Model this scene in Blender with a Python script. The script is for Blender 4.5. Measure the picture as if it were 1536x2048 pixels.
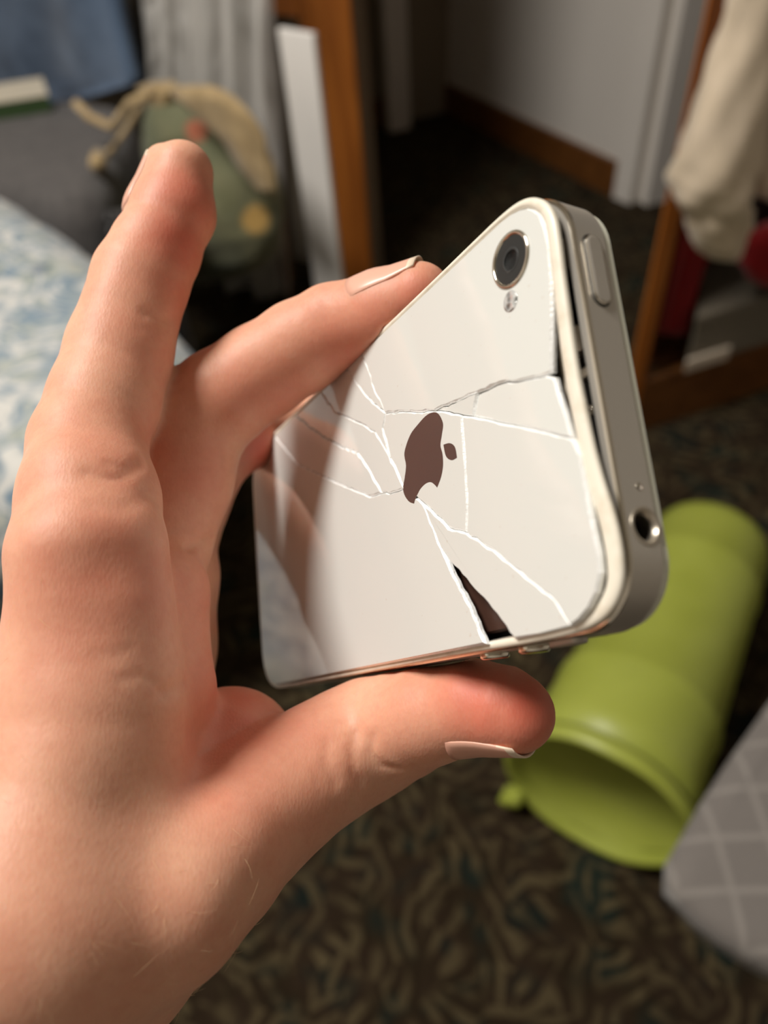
import bpy, bmesh, math, random
import numpy as np
from mathutils import Vector, Matrix

for o in list(bpy.data.objects):
    bpy.data.objects.remove(o)
SC = bpy.context.scene
COL = SC.collection
random.seed(4)
RNG = np.random.default_rng(4)

# ------------------------------------------------------------------ camera
F, CX, CY = 1540.0, 768.0, 1024.0            # focal length and centre in pixels of the 1536x2048 frame
CAM_H = 1.05                                  # the camera is held a metre above the carpet
# columns: camera right, down, forward expressed in world axes (x right, y into the room, z up)
M = np.array([[0.9959156, -0.09028905, 0.0],
              [-0.06548135, -0.72227913, 0.68849477],
              [-0.06216354, -0.68568269, -0.7252413]])
CAMP = np.array([0.0, 0.0, CAM_H])
cam_d = bpy.data.cameras.new('camera')
cam = bpy.data.objects.new('camera', cam_d)
COL.objects.link(cam)
cam_d.sensor_fit = 'HORIZONTAL'
cam_d.sensor_width = 36.0
cam_d.lens = 36.0 * F / 1536.0
cam_d.clip_start = 0.005
cam_d.clip_end = 50
cam_d.dof.use_dof = True
cam_d.dof.focus_distance = 0.122
cam_d.dof.aperture_fstop = cam_d.lens / 2.3   # a phone camera's 2.3 mm pupil
# M columns are images of the (right, forward-ish) basis; world = M @ cam(x right, y down, z forward)
cm = Matrix(((M[0][0], -M[0][1], -M[0][2], 0),
             (M[1][0], -M[1][1], -M[1][2], 0),
             (M[2][0], -M[2][1], -M[2][2], CAM_H),
             (0, 0, 0, 1)))
cam.matrix_world = cm
SC.camera = cam

# ------------------------------------------------------------------ light, exposure
SC.view_settings.view_transform = 'Standard'
SC.view_settings.look = 'None'
SC.view_settings.gamma = 1.0
SC.view_settings.use_curve_mapping = False
SC.view_settings.exposure = 0.0
SC.cycles.use_denoising = True
SC.cycles.max_bounces = 8
SC.cycles.caustics_reflective = False
SC.cycles.caustics_refractive = False
world = bpy.data.worlds.new('world')
SC.world = world
world.use_nodes = True
world.node_tree.nodes['Background'].inputs[0].default_value = (1.0, 0.86, 0.72, 1)
world.node_tree.nodes['Background'].inputs[1].default_value = 0.14


def lamp(name, loc, aim, size, power, color):
    d = bpy.data.lights.new(name, 'AREA')
    d.shape = 'DISK'
    d.size = size
    d.energy = power
    d.color = color
    o = bpy.data.objects.new(name, d)
    COL.objects.link(o)
    o.location = loc
    o.rotation_euler = (Vector(aim) - Vector(loc)).to_track_quat('-Z', 'Y').to_euler()
    return o


lamp('ceiling_light', (-0.88, 0.60, 2.38), (-0.85, 0.6, 0), 0.70, 52, (1.0, 0.955, 0.895))


# ------------------------------------------------------------------ helpers
def at(px, py, d):
    """world point seen at pixel (px, py) at depth d metres"""
    return CAMP + M @ np.array([(px - CX) / F, (py - CY) / F, 1.0]) * d


def gz(px, py, z=0.0):
    """world point seen at pixel (px, py) on the horizontal plane z"""
    r = M @ np.array([(px - CX) / F, (py - CY) / F, 1.0])
    return CAMP + r * ((z - CAM_H) / r[2])


def onv(px, py, p, n):
    """world point seen at pixel on the vertical plane through p with normal n (xy)"""
    r = M @ np.array([(px - CX) / F, (py - CY) / F, 1.0])
    n = np.array([n[0], n[1], 0.0])
    p = np.array([p[0], p[1], 0.0])
    return CAMP + r * ((n @ (p - CAMP)) / (n @ r))


def lin(r, g, b):
    f = lambda c: (c / 255 / 12.92) if c / 255 <= 0.04045 else ((c / 255 + 0.055) / 1.055) ** 2.4
    return (f(r), f(g), f(b), 1.0)


def mat(name, color=(0.8, 0.8, 0.8, 1), rough=0.5, metal=0.0, coat=0.0, spec=0.5, sheen=0.0, coat_rough=0.03):
    m = bpy.data.materials.new(name)
    m.use_nodes = True
    b = m.node_tree.nodes['Principled BSDF']
    b.inputs['Base Color'].default_value = color
    b.inputs['Roughness'].default_value = rough
    b.inputs['Metallic'].default_value = metal
    b.inputs['Coat Weight'].default_value = coat
    b.inputs['Coat Roughness'].default_value = coat_rough
    b.inputs['Specular IOR Level'].default_value = spec
    b.inputs['Sheen Weight'].default_value = sheen
    return m


class NT:
    def __init__(s, m):
        s.t = m.node_tree
        s.b = s.t.nodes['Principled BSDF']

    def n(s, typ, **kw):
        nd = s.t.nodes.new(typ)
        for k, v in kw.items():
            if k in nd.inputs:
                nd.inputs[k].default_value = v
            else:
                setattr(nd, k, v)
        return nd

    def l(s, a, b):
        s.t.links.new(a, b)

    def coords(s, scale=(1, 1, 1), kind='Object', rot=(0, 0, 0)):
        tc = s.n('ShaderNodeTexCoord')
        mp = s.n('ShaderNodeMapping')
        mp.inputs['Scale'].default_value = scale
        mp.inputs['Rotation'].default_value = rot
        s.l(tc.outputs[kind], mp.inputs[0])
        return mp.outputs[0]

    def noise(s, vec, scale, detail=3, rough=0.5, dist=0.0):
        nd = s.n('ShaderNodeTexNoise')
        nd.inputs['Scale'].default_value = scale
        nd.inputs['Detail'].default_value = detail
        nd.inputs['Roughness'].default_value = rough
        nd.inputs['Distortion'].default_value = dist
        s.l(vec, nd.inputs['Vector'])
        return nd

    def ramp(s, fac, stops, interp='LINEAR'):
        r = s.n('ShaderNodeValToRGB')
        r.color_ramp.interpolation = interp
        el = r.color_ramp.elements
        while len(el) < len(stops):
            el.new(0.5)
        for e, (p, c) in zip(el, stops):
            e.position = p
            e.color = c if len(c) == 4 else (*c, 1)
        s.l(fac, r.inputs[0])
        return r.outputs[0]

    def math(s, op, a, b=None):
        nd = s.n('ShaderNodeMath', operation=op)
        for i, v in enumerate((a, b)):
            if v is None:
                continue
            if isinstance(v, (int, float)):
                nd.inputs[i].default_value = v
            else:
                s.l(v, nd.inputs[i])
        return nd.outputs[0]

    def mix(s, fac, a, b, mode='MIX'):
        nd = s.n('ShaderNodeMix', data_type='RGBA', blend_type=mode)
        for i, v in ((0, fac), (6, a), (7, b)):
            if isinstance(v, (int, float, tuple)):
                nd.inputs[i].default_value = v
            else:
                s.l(v, nd.inputs[i])
        return nd.outputs[2]

    def bump(s, h, strength=0.2, dist=0.001):
        nd = s.n('ShaderNodeBump')
        nd.inputs['Strength'].default_value = strength
        nd.inputs['Distance'].default_value = dist
        s.l(h, nd.inputs['Height'])
        s.l(nd.outputs[0], s.b.inputs['Normal'])
        return nd

    def color(s, c):
        s.l(c, s.b.inputs['Base Color'])


def obj(name, verts, faces, m, parent=None, smooth=False, mats=None, idx=None):
    me = bpy.data.meshes.new(name)
    me.from_pydata([tuple(map(float, v)) for v in verts], [], [tuple(int(i) for i in f) for f in faces])
    for mm in (mats or [m]):
        me.materials.append(mm)
    if idx is not None:
        me.polygons.foreach_set('material_index', np.array(idx, dtype=np.int32))
    if smooth:
        me.polygons.foreach_set('use_smooth', np.ones(len(me.polygons), dtype=bool))
    me.update()
    o = bpy.data.objects.new(name, me)
    COL.objects.link(o)
    if parent is not None:
        o.parent = parent
    return o


def from_bm(name, bm, m, parent=None, smooth=False):
    bmesh.ops.recalc_face_normals(bm, faces=bm.faces)
    me = bpy.data.meshes.new(name)
    bm.to_mesh(me)
    bm.free()
    me.materials.append(m)
    if smooth:
        me.polygons.foreach_set('use_smooth', np.ones(len(me.polygons), dtype=bool))
    o = bpy.data.objects.new(name, me)
    COL.objects.link(o)
    if parent is not None:
        o.parent = parent
    return o


def tag(o, label=None, cat=None, group=None, kind=None):
    if label: o['label'] = label
    if cat: o['category'] = cat
    if group: o['group'] = group
    if kind: o['kind'] = kind
    return o


def empty(name, mw=None, loc=None):
    o = bpy.data.objects.new(name, None)
    COL.objects.link(o)
    if mw is not None:
        o.matrix_world = mw
    if loc is not None:
        o.location = loc
    o.empty_display_size = 0.01
    return o


def box_bm(bm, x0, x1, y0, y1, z0, z1):
    v = [bm.verts.new(p) for p in [(x0, y0, z0), (x1, y0, z0), (x1, y1, z0), (x0, y1, z0),
                                   (x0, y0, z1), (x1, y0, z1), (x1, y1, z1), (x0, y1, z1)]]
    for f in [(0, 3, 2, 1), (4, 5, 6, 7), (0, 1, 5, 4), (1, 2, 6, 5), (2, 3, 7, 6), (3, 0, 4, 7)]:
        bm.faces.new([v[i] for i in f])


def bevel(bm, w, seg=2):
    bmesh.ops.bevel(bm, geom=list(bm.edges), offset=w, segments=seg, affect='EDGES', profile=0.6)


def prism_bm(pts, z0, z1):
    """vertical prism over the polygon pts (world xy)"""
    bm = bmesh.new()
    a = [bm.verts.new((p[0], p[1], z0)) for p in pts]
    b = [bm.verts.new((p[0], p[1], z1)) for p in pts]
    n = len(pts)
    bm.faces.new(a[::-1])
    bm.faces.new(b)
    for i in range(n):
        bm.faces.new([a[i], a[(i + 1) % n], b[(i + 1) % n], b[i]])
    return bm


def line_box(p, q, th, z0, z1):
    """upright board from p to q (xy), thickness th to the left of the direction"""
    p = np.array(p[:2], float); q = np.array(q[:2], float)
    d = (q - p) / np.linalg.norm(q - p)
    n = np.array([-d[1], d[0]]) * th
    return prism_bm([p, q, q + n, p + n], z0, z1)


def loft(name, rings, m, parent=None, closed=True, caps=True, smooth=True):
    """surface through a list of rings of equal vertex counts"""
    n = len(rings[0])
    V = [v for r in rings for v in r]
    Fc = []
    for i in range(len(rings) - 1):
        for j in range(n if closed else n - 1):
            k = (j + 1) % n
            Fc.append((i * n + j, i * n + k, (i + 1) * n + k, (i + 1) * n + j))
    if caps and closed:
        Fc.append(tuple(range(n))[::-1])
        Fc.append(tuple(range((len(rings) - 1) * n, len(rings) * n)))
    o = obj(name, V, Fc, m, parent, smooth)
    bm = bmesh.new(); bm.from_mesh(o.data)
    bmesh.ops.recalc_face_normals(bm, faces=bm.faces)
    bm.to_mesh(o.data); bm.free()
    return o


def tube(name, path, rad, m, parent=None, n=10):
    P = [Vector(p) for p in path]
    rings = []
    up = Vector((0, 0, 1))
    for i, p in enumerate(P):
        t = (P[min(i + 1, len(P) - 1)] - P[max(i - 1, 0)]).normalized()
        a = t.cross(up)
        if a.length < 1e-3:
            a = t.cross(Vector((1, 0, 0)))
        a.normalize()
        b = t.cross(a).normalized()
        r = rad[i] if isinstance(rad, (list, tuple)) else rad
        rings.append([p + (a * math.cos(2 * math.pi * j / n) + b * math.sin(2 * math.pi * j / n)) * r for j in range(n)])
    return loft(name, rings, m, parent)


# ------------------------------------------------------------------ setting materials
def wall_mat(name, c):
    m = mat(name, c, 0.85)
    t = NT(m)
    v = t.coords()
    t.bump(t.noise(v, 60, 4).outputs[0], 0.15, 0.004)
    n2 = t.noise(v, 2.5, 3)
    t.color(t.mix(0.12, c, t.ramp(n2.outputs[0], [(0.3, (0.55, 0.52, 0.48)), (0.7, (0.9, 0.88, 0.85))]), 'MULTIPLY'))
    return m


def wood_mat(name, c1, c2, axis=(1, 1, 0.08)):
    m = mat(name, c1, 0.42)
    t = NT(m)
    v = t.coords(axis)
    w = t.noise(v, 38, 5, 0.6, 0.8)
    t.color(t.ramp(w.outputs[0], [(0.3, c2), (0.68, c1)]))
    t.bump(w.outputs[0], 0.08, 0.001)
    return m


def carpet_mat():
    m = mat('carpet', lin(60, 54, 42), 1.0, spec=0.08)
    t = NT(m)
    v = t.coords()
    # short curved strokes: stripes whose direction changes from patch to patch
    wrp = t.noise(v, 13, 1.5)
    wv = t.n('ShaderNodeVectorMath', operation='MULTIPLY_ADD')
    t.l(wrp.outputs['Color'], wv.inputs[0]); wv.inputs[1].default_value = (0.06, 0.06, 0); t.l(v, wv.inputs[2])
    vo = t.n('ShaderNodeTexVoronoi'); vo.inputs['Scale'].default_value = 21; vo.voronoi_dimensions = '2D'
    t.l(wv.outputs[0], vo.inputs['Vector'])
    sp = t.n('ShaderNodeSeparateColor'); t.l(vo.outputs['Color'], sp.inputs[0])
    rt = t.n('ShaderNodeVectorRotate', rotation_type='Z_AXIS')
    t.l(wv.outputs[0], rt.inputs['Vector']); t.l(t.math('MULTIPLY', sp.outputs[0], 6.283), rt.inputs['Angle'])
    sx = t.n('ShaderNodeSeparateXYZ'); t.l(rt.outputs[0], sx.inputs[0])
    line = t.math('PINGPONG', t.math('MULTIPLY', sx.outputs[0], 42.0), 0.5)
    b = t.noise(v, 24, 1, 0.5, 0.3)
    cut = t.ramp(b.outputs[0], [(0.36, (0.05, 0.05, 0.05)), (0.54, (0.9, 0.9, 0.9))])
    c = t.noise(v, 11, 2)
    dark = t.ramp(c.outputs[0], [(0.34, lin(26, 37, 33)), (0.45, lin(42, 33, 22)), (0.56, lin(48, 37, 27)), (0.68, lin(24, 31, 28))])
    tan = t.ramp(t.noise(v, 14, 2).outputs[0], [(0.35, lin(72, 62, 44)), (0.65, lin(88, 77, 55))])
    mask = t.math('MULTIPLY', t.ramp(line, [(0.16, (1, 1, 1)), (0.30, (0, 0, 0))]), cut)
    t.color(t.mix(mask, dark, tan))
    t.bump(t.noise(v, 420, 3).outputs[0], 0.8, 0.004)
    return m


M_CARPET = carpet_mat()
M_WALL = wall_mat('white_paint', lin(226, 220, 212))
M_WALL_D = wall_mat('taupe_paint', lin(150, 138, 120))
M_CEIL = wall_mat('ceiling_paint', lin(225, 220, 210))
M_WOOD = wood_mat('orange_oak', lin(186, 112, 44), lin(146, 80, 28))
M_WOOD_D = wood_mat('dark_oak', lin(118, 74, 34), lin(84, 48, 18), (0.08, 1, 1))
M_BOARD = mat('white_laminate', lin(230, 226, 221), 0.4)

# ------------------------------------------------------------------ setting
S = lambda o: tag(o, kind='structure')
S(from_bm('floor', prism_bm([(-3, -1.6), (2.6, -1.6), (2.6, 4.2), (-3, 4.2)], -0.05, 0.0), M_CARPET))
S(from_bm('ceiling', prism_bm([(-3, -1.6), (2.6, -1.6), (2.6, 4.2), (-3, 4.2)], 2.42, 2.47), M_CEIL))
S(from_bm('wall_back', line_box((2.6, -1.6), (-3, -1.6), 0.1, 0, 2.42), M_WALL))
S(from_bm('wall_left', line_box((-2.2, -1.6), (-2.2, 3.7), -0.1, 0, 2.42), M_WALL))
S(from_bm('wall_right', line_box((1.75, -1.6), (1.75, 4.2), -0.1, 0, 2.42), M_WALL))
# closet wall running from the wooden post to the left and away
POST = np.array([-0.015, 1.815])
CD = np.array([-0.76, 0.65]); CN = np.array([-0.65, -0.76])       # along the closet wall, and towards the room
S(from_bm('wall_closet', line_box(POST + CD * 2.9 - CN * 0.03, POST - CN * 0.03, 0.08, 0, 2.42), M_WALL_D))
# hallway: white wall with a skirting board, dark end wall with a pale jamb
HA, HB = np.array([0.325, 3.05]), np.array([0.785, 2.16])
S(from_bm('wall_hallway', line_box(HB, HA, -0.1, 0, 2.42), M_WALL))
hd = (HB - HA) / np.linalg.norm(HB - HA); hn = np.array([-hd[1], hd[0]])
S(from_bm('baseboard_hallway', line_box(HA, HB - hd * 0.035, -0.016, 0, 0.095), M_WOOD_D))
S(from_bm('trim_1', line_box(HB - hd * 0.035 + np.array([-0.016, -.008]), HB + hd * 0.03 + np.array([-0.012, -.006]), 0.05, 0, 2.42), M_WALL))
S(from_bm('wall_return', line_box(HB + np.array([0.045, -0.05]), HB + np.array([0.97, 0.25]), 0.1, 0, 2.42), M_WALL))
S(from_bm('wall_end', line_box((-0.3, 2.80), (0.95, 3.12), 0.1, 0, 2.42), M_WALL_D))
bm = line_box((0.125, 2.86), (0.205, 2.885), -0.05, 0.0, 2.42); bevel(bm, 0.01)
S(from_bm('trim_2', bm, M_WALL))
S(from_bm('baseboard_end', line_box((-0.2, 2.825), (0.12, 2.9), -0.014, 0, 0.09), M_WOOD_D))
# wooden post of the doorway
bm = line_box(POST + np.array([-0.058, -0.03]), POST + np.array([0.042, -0.012]), 0.07, 0, 2.42); bevel(bm, 0.006)
S(from_bm('trim_3', bm, M_WOOD))

# ------------------------------------------------------------------ phone
PR = np.array([[0.09246393, -0.47765466, 0.87366839],
               [0.96534274, 0.2580664, 0.03892465],
               [-0.244057, 0.83979031, 0.48496229]])      # phone axes (x across, y down its length, z into it) in camera axes
PT = np.array([21.1588572, -44.17435425, 98.34690049])    # its upper corner, mm from the camera
W, L, D = 58.6, 115.2, 9.3
Wr = M @ PR
MW = Matrix([[*Wr[i], (CAMP + M @ PT / 1000)[i]] for i in range(3)] + [[0, 0, 0, 1]])
phone = tag(empty('smartphone', MW), 'white smartphone with a shattered glass back, gripped between thumb and middle finger', 'phone')
MM = 0.001


def pobj(name, V, Fc, m, smooth=False, parent=None, mats=None, idx=None):
    return obj(name, [tuple(c * MM for c in v) for v in V], Fc, m, parent or phone, smooth, mats, idx)


def fix(o):
    bm = bmesh.new(); bm.from_mesh(o.data)
    bmesh.ops.recalc_face_normals(bm, faces=bm.faces)
    bm.to_mesh(o.data); bm.free()
    return o


def white_glass():
    m = mat('white_glass', lin(222, 224, 219), 0.5, coat=1.0, coat_rough=0.045)
    m.node_tree.nodes['Principled BSDF'].inputs['Coat IOR'].default_value = 1.6
    t = NT(m)
    v = t.coords((1, 1, 1))
    sp = t.noise(v, 900, 2)
    t.color(t.mix(t.ramp(sp.outputs[0], [(0.72, (0, 0, 0)), (0.76, (1, 1, 1))]), lin(222, 224, 219), lin(214, 210, 202)))
    return m


M_GLASS = white_glass()
M_EDGE = mat('broken_glass_edge', lin(253, 254, 252), 0.2, coat=1.0, spec=0.8)
t = NT(M_EDGE); t.bump(t.noise(t.coords(), 2600, 3).outputs[0], 0.5, 0.0004)
M_BEZEL = mat('cream_plastic', lin(236, 228, 208), 0.35, spec=0.5)
t = NT(M_BEZEL)
v = t.coords((1, 1, 1))
t.color(t.mix(t.ramp(t.noise(v, 260, 4).outputs[0], [(0.5, (0, 0, 0)), (0.75, (0.45, 0.45, 0.45))]), lin(238, 231, 214), lin(196, 178, 146)))
M_STEEL = mat('brushed_steel', lin(206, 200, 190), 0.5, 0.82)
t = NT(M_STEEL)
v = t.coords((1, 1, 40))
t.bump(t.noise(v, 320, 4).outputs[0], 0.03, 0.0002)
M_CHROME = mat('polished_steel', lin(226, 218, 202), 0.14, 1.0)
M_BLACK = mat('black_plastic', lin(14, 13, 13), 0.5)
M_DARKB = mat('brown_adhesive', lin(66, 42, 32), 0.5)
M_LENS = mat('camera_glass', lin(30, 32, 32), 0.35, coat=0.15)
M_LOGO = mat('mirror_logo', lin(136, 118, 112), 0.28, 0.75)
M_PCB = mat('dark_board', lin(30, 24, 22), 0.55)
M_FOIL = mat('metal_shield', lin(190, 180, 164), 0.35, 0.8)

# crack lines, mm on the back (x across, y along); neighbours share a line
CR = {
    'c5a': [(26.11, 5.56), (25.26, 9.2), (23.23, 15.52), (22.4, 21.04)],
    'c5b': [(22.4, 21.04), (21.99, 22.96), (21.36, 27.6), (20.82, 32.03)],
    'c5c': [(20.82, 32.03), (18.95, 37.44), (17.62, 40.58), (15.41, 46.92)],
    'c6a': [(15.41, 46.92), (12.46, 48.18), (10.33, 49.66), (5.9, 51.13), (0.9, 53.28)],
    'c6b': [(15.41, 46.92), (11.92, 50.92), (8.93, 53.69), (4.07, 57.54), (0.9, 60.16)],
    'c3': [(24.21, 25.24), (29.91, 25.65), (37.14, 26.39), (41.53, 27.56)],
    'cN24': [(20.82, 32.03), (22.38, 28.5), (24.21, 25.24)],
    'c10': [(22.4, 21.04), (23.63, 21.79), (25.37, 22.66)],
    'c4a': [(24.21, 25.24), (25.37, 22.66)],
    'c4b': [(25.37, 22.66), (28.64, 16.68), (33.5, 7.38), (35.58, 3.63)],
    'c1a': [(41.53, 27.56), (45.29, 21.94), (49.29, 16.78), (50.24, 15.96), (53.95, 11.14), (57.5, 8.87)],
    'c1b': [(34.09, 38.14), (36.88, 35.0), (39.74, 31.8), (41.53, 27.56)],
    'cA': [(30.36, 42.94), (32.45, 40.14), (34.09, 38.14)],
    'c2La': [(34.09, 38.14), (37.66, 36.62), (42.37, 34.42)],
    'c2Lb': [(42.37, 34.42), (46.8, 32.18), (52.15, 28.77), (57.7, 26.2)],
    'c2R': [(42.37, 34.42), (44.93, 32.46), (51.45, 25.58), (57.78, 19.98)],
    'c7a': [(30.36, 42.94), (23.62, 46.72)],
    'c7b': [(23.62, 46.72), (17.33, 51.0), (13.02, 57.32), (7.83, 66.0), (0.9, 72.04)],
    'c78': [(15.41, 46.92), (17.74, 48.1), (21.64, 47.23), (23.62, 46.72)],
    'c8': [(28.77, 50.78), (23.16, 54.61), (18.74, 58.39), (15.24, 65.07), (9.78, 73.59), (0.9, 85.45)],
    'cLa': [(30.36, 42.94), (29.76, 47.05), (28.77, 50.78)],
    'cLb': [(28.77, 50.78), (28.2, 54.98), (21.32, 68.68), (11.89, 86.23), (0.9, 98.45)],
}


def jag(pts, amp=0.16):
    out = [pts[0]]
    for a, b in zip(pts[:-1], pts[1:]):
        a = np.array(a); b = np.array(b)
        d = b - a; l = np.linalg.norm(d); n = np.array([-d[1], d[0]]) / l
        k = max(1, int(l / 1.1))
        for i in range(1, k + 1):
            p = a + d * i / k
            if i < k:
                p = p + n * random.uniform(-amp, amp)
            out.append(tuple(p))
    out[-1] = pts[-1]
    return out


CR = {k: jag(v, 0.05 if k in ('cLb', 'c4b', 'c3') else 0.15) for k, v in CR.items()}
rv = lambda k: CR[k][::-1]
arc = lambda cx, cy, r, a0, a1, n=8: [(cx + r * math.cos(math.radians(a0 + (a1 - a0) * i / n)), cy + r * math.sin(math.radians(a0 + (a1 - a0) * i / n))) for i in range(n + 1)]
corner_cam = [(0.9, 10.5), (1.1, 8.6), (1.6, 6.9), (2.4, 5.3), (3.4, 4.15), (4.7, 3.3), (6.6, 2.75), (9.86, 2.6), (13.4, 2.95), (18.4, 3.77)]
top_edge = [(29.0, 4.9), (32.5, 4.1)]
corner_jack = [(38.0, 2.95), (42, 2.75), (46.6, 2.6), (50, 2.4), (52.3, 2.6), (54.3, 3.7), (55.9, 5.4), (57.0, 7.3)]
far_r = arc(57.7 - 8, 114.2 - 8, 8, 0, 90)
far_l = arc(0.9 + 8, 114.2 - 8, 8, 90, 180)
SH = [
    ('S1', rv('c6a')[:0] + [CR['c6a'][-1]] + corner_cam + CR['c5a'] + CR['c5b'][1:] + CR['c5c'][1:] + CR['c6a'][1:-1], (0.000, -0.006), 0.0),
    ('S2', CR['c6a'] + rv('c6b')[:-1], (0.01, 0.0), 0.06),
    ('S3a', CR['c6b'] + rv('c7b') + rv('c78')[1:-1], (-0.012, 0.004), 0.02),
    ('S4', CR['c78'] + rv('c7a')[1:] + CR['cA'][1:] + CR['c1b'][1:] + rv('c3')[1:] + rv('cN24')[1:] + CR['c5c'][1:-1], (0.004, 0.0), 0.03),
    ('S3b', CR['c7a'] + CR['c7b'][1:] + rv('c8') + rv('cLa')[1:-1], (0.0, 0.006), 0.05),
    ('S3c', CR['c8'] + rv('cLb')[:-1], (0.006, 0.004), 0.0),
    ('S5', CR['cLa'] + CR['cLb'][1:] + far_l[::-1] + far_r[::-1] + rv('c2Lb') + rv('c2La')[1:] + rv('cA')[1:-1], (0.0, 0.0), 0.04),
    ('S6', CR['c2La'] + CR['c2R'][1:] + [(57.75, 15.0)] + rv('c1a') + rv('c1b')[1:-1], (0.01, -0.004), 0.08),
    ('S7', CR['c1a'] + corner_jack[::-1] + rv('c4b') + rv('c4a')[1:] + CR['c3'][1:-1], (-0.004, 0.004), 0.0),
    ('S8a', CR['cN24'] + CR['c4a'][1:] + rv('c10')[1:] + CR['c5b'][1:-1], (0.02, 0.03), 0.22),
    ('S8b', CR['c10'] + CR['c4b'][1:] + top_edge[::-1] + [(26.9, 5.2)] + CR['c5a'][1:-1], (-0.035, 0.012), 0.20),
]


def inset(P, w):
    P = np.array(P)
    n = len(P)
    out = []
    for i in range(n):
        a = P[i] - P[i - 1]; b = P[(i + 1) % n] - P[i]
        a = a / (np.linalg.norm(a) + 1e-9); b = b / (np.linalg.norm(b) + 1e-9)
        na = np.array([-a[1], a[0]]); nb = np.array([-b[1], b[0]])
        m = na + nb
        l2 = m @ m
        s = min(2.0 / max(l2, 1e-6), 2.2)
        out.append(P[i] + m * 0.5 * s * (w[i] if np.ndim(w) else w))
    return np.array(out)


PLATE = {}
for nm, P, (tx, ty), dz in SH:
    P = [p for i, p in enumerate(P) if np.hypot(p[0] - P[i - 1][0], p[1] - P[i - 1][1]) > 0.02]
    A = 0.5 * sum(P[i - 1][0] * P[i][1] - P[i][0] * P[i - 1][1] for i in range(len(P)))
    if A < 0:
        P = P[::-1]
    c = np.mean(P, axis=0)
    zf = lambda q, dz=dz, tx=tx, ty=ty, c=c: dz + tx * (q[0] - c[0]) + ty * (q[1] - c[1])
    PLATE[nm] = zf
    small = nm in ('S2', 'S8a', 'S3a')
    levels = [(0.58 if not small else 0.40, 0.0), (0.38 if not small else .26, 0.13), (0.05, 0.36), (0.01, 0.85)]
    n = len(P)
    V = []
    jit = np.array([random.uniform(0.7, 1.3) for _ in P])
    for w, z in levels:
        for q in inset(P, w * jit):
            V.append((q[0], q[1], z + zf(q)))
    Fc = [tuple(range(n))]; idx = [0]
    for k in range(3):
        for i in range(n):
            j = (i + 1) % n
            Fc.append((k * n + i, (k + 1) * n + i, (k + 1) * n + j, k * n + j)); idx.append(1)
    Fc.append(tuple(range(3 * n, 4 * n))[::-1]); idx.append(0)
    o = pobj('glass_shard', V, Fc, None, mats=[M_GLASS, M_EDGE], idx=idx)
    fix(o)

# mirror emblem printed under the glass: fruit with a bite, and its leaf
LOGO = [(21.45, 31.28), (23.58, 30.01), (25.23, 30.62), (26.75, 31.36), (28.29, 31.11), (30.06, 31.33), (31.62, 32.22), (32.88, 33.61),
        (32.22, 34.2), (31.5, 35.22), (31.31, 36.68), (31.66, 38.27), (32.26, 39.32), (32.73, 40.04), (33.47, 40.66), (32.73, 42.11),
        (31.29, 43.29), (29.93, 43.51), (28.61, 42.76), (26.64, 41.87), (24.36, 41.92), (22.18, 39.68), (21.31, 37.12), (20.75, 33.94)]
LEAF = [(26.95, 30.56), (27.32, 28.83), (28.35, 27.69), (30.06, 27.51), (29.96, 28.97), (28.9, 30.26)]


def smooth_poly(P, sharp, n=5):
    P = np.array(P); N = len(P); out = []
    for i in range(N):
        p0, p1, p2, p3 = P[i - 1], P[i], P[(i + 1) % N], P[(i + 2) % N]
        if i in sharp: p0 = p1
        if (i + 1) % N in sharp: p3 = p2
        for k in range(n):
            s = k / n
            out.append(0.5 * (2 * p1 + (p2 - p0) * s + (2 * p0 - 5 * p1 + 4 * p2 - p3) * s * s + (3 * p1 - p0 - 3 * p2 + p3) * s ** 3))
    return np.array(out)


def decal(name, P, m, th=0.03, zf=None):
    n = len(P)
    zf = zf or PLATE['S4']
    V = [(q[0], q[1], zf(q) - th) for q in P] + [(q[0], q[1], zf(q) + 0.02) for q in P]
    Fc = [tuple(range(n))] + [(i, n + i, n + (i + 1) % n, (i + 1) % n) for i in range(n)]
    return fix(pobj(name, V, Fc, m))


LP = smooth_poly(LOGO, {7, 14})


def clip(P, a, b):
    """part of polygon on the left of line a->b"""
    a = np.array(a); d = np.array(b) - a
    s = lambda p: d[0] * (p[1] - a[1]) - d[1] * (p[0] - a[0])
    out = []
    for i in range(len(P)):
        p, q = P[i - 1], P[i]
        sp, sq = s(p), s(q)
        if sp * sq < 0:
            out.append(p + (q - p) * sp / (sp - sq))
        if sq >= 0:
            out.append(q)
    return np.array(out)


ca, cb = np.array(CR['cA'][0]), np.array(CR['cA'][-1])
nn = np.array([-(cb - ca)[1], (cb - ca)[0]]); nn = nn / np.linalg.norm(nn)
up_part = clip(LP, ca - nn * 0.28, cb - nn * 0.28); dn_part = clip(LP, cb + nn * 0.28, ca + nn * 0.28)
if len(up_part) < len(dn_part):
    up_part, dn_part = clip(LP, cb + nn * 0.28, ca + nn * 0.28), clip(LP, ca - nn * 0.28, cb - nn * 0.28)
decal('emblem', up_part, M_LOGO)
if len(dn_part) > 2:
    decal('emblem', dn_part, M_LOGO, zf=PLATE['S5'])
decal('emblem_leaf', smooth_poly(LEAF, {0, 3}), M_LOGO)


def rrect(inset_, r, n=24):
    x0, y0, x1, y1 = inset_, inset_, W - inset_, L - inset_
    return (arc(x1 - r, y0 + r, r, -90, 0, n) + arc(x1 - r, y1 - r, r, 0, 90, n) + arc(x0 + r, y1 - r, r, 90, 180, n) + arc(x0 + r, y0 + r, r, 180, 270, n))


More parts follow.
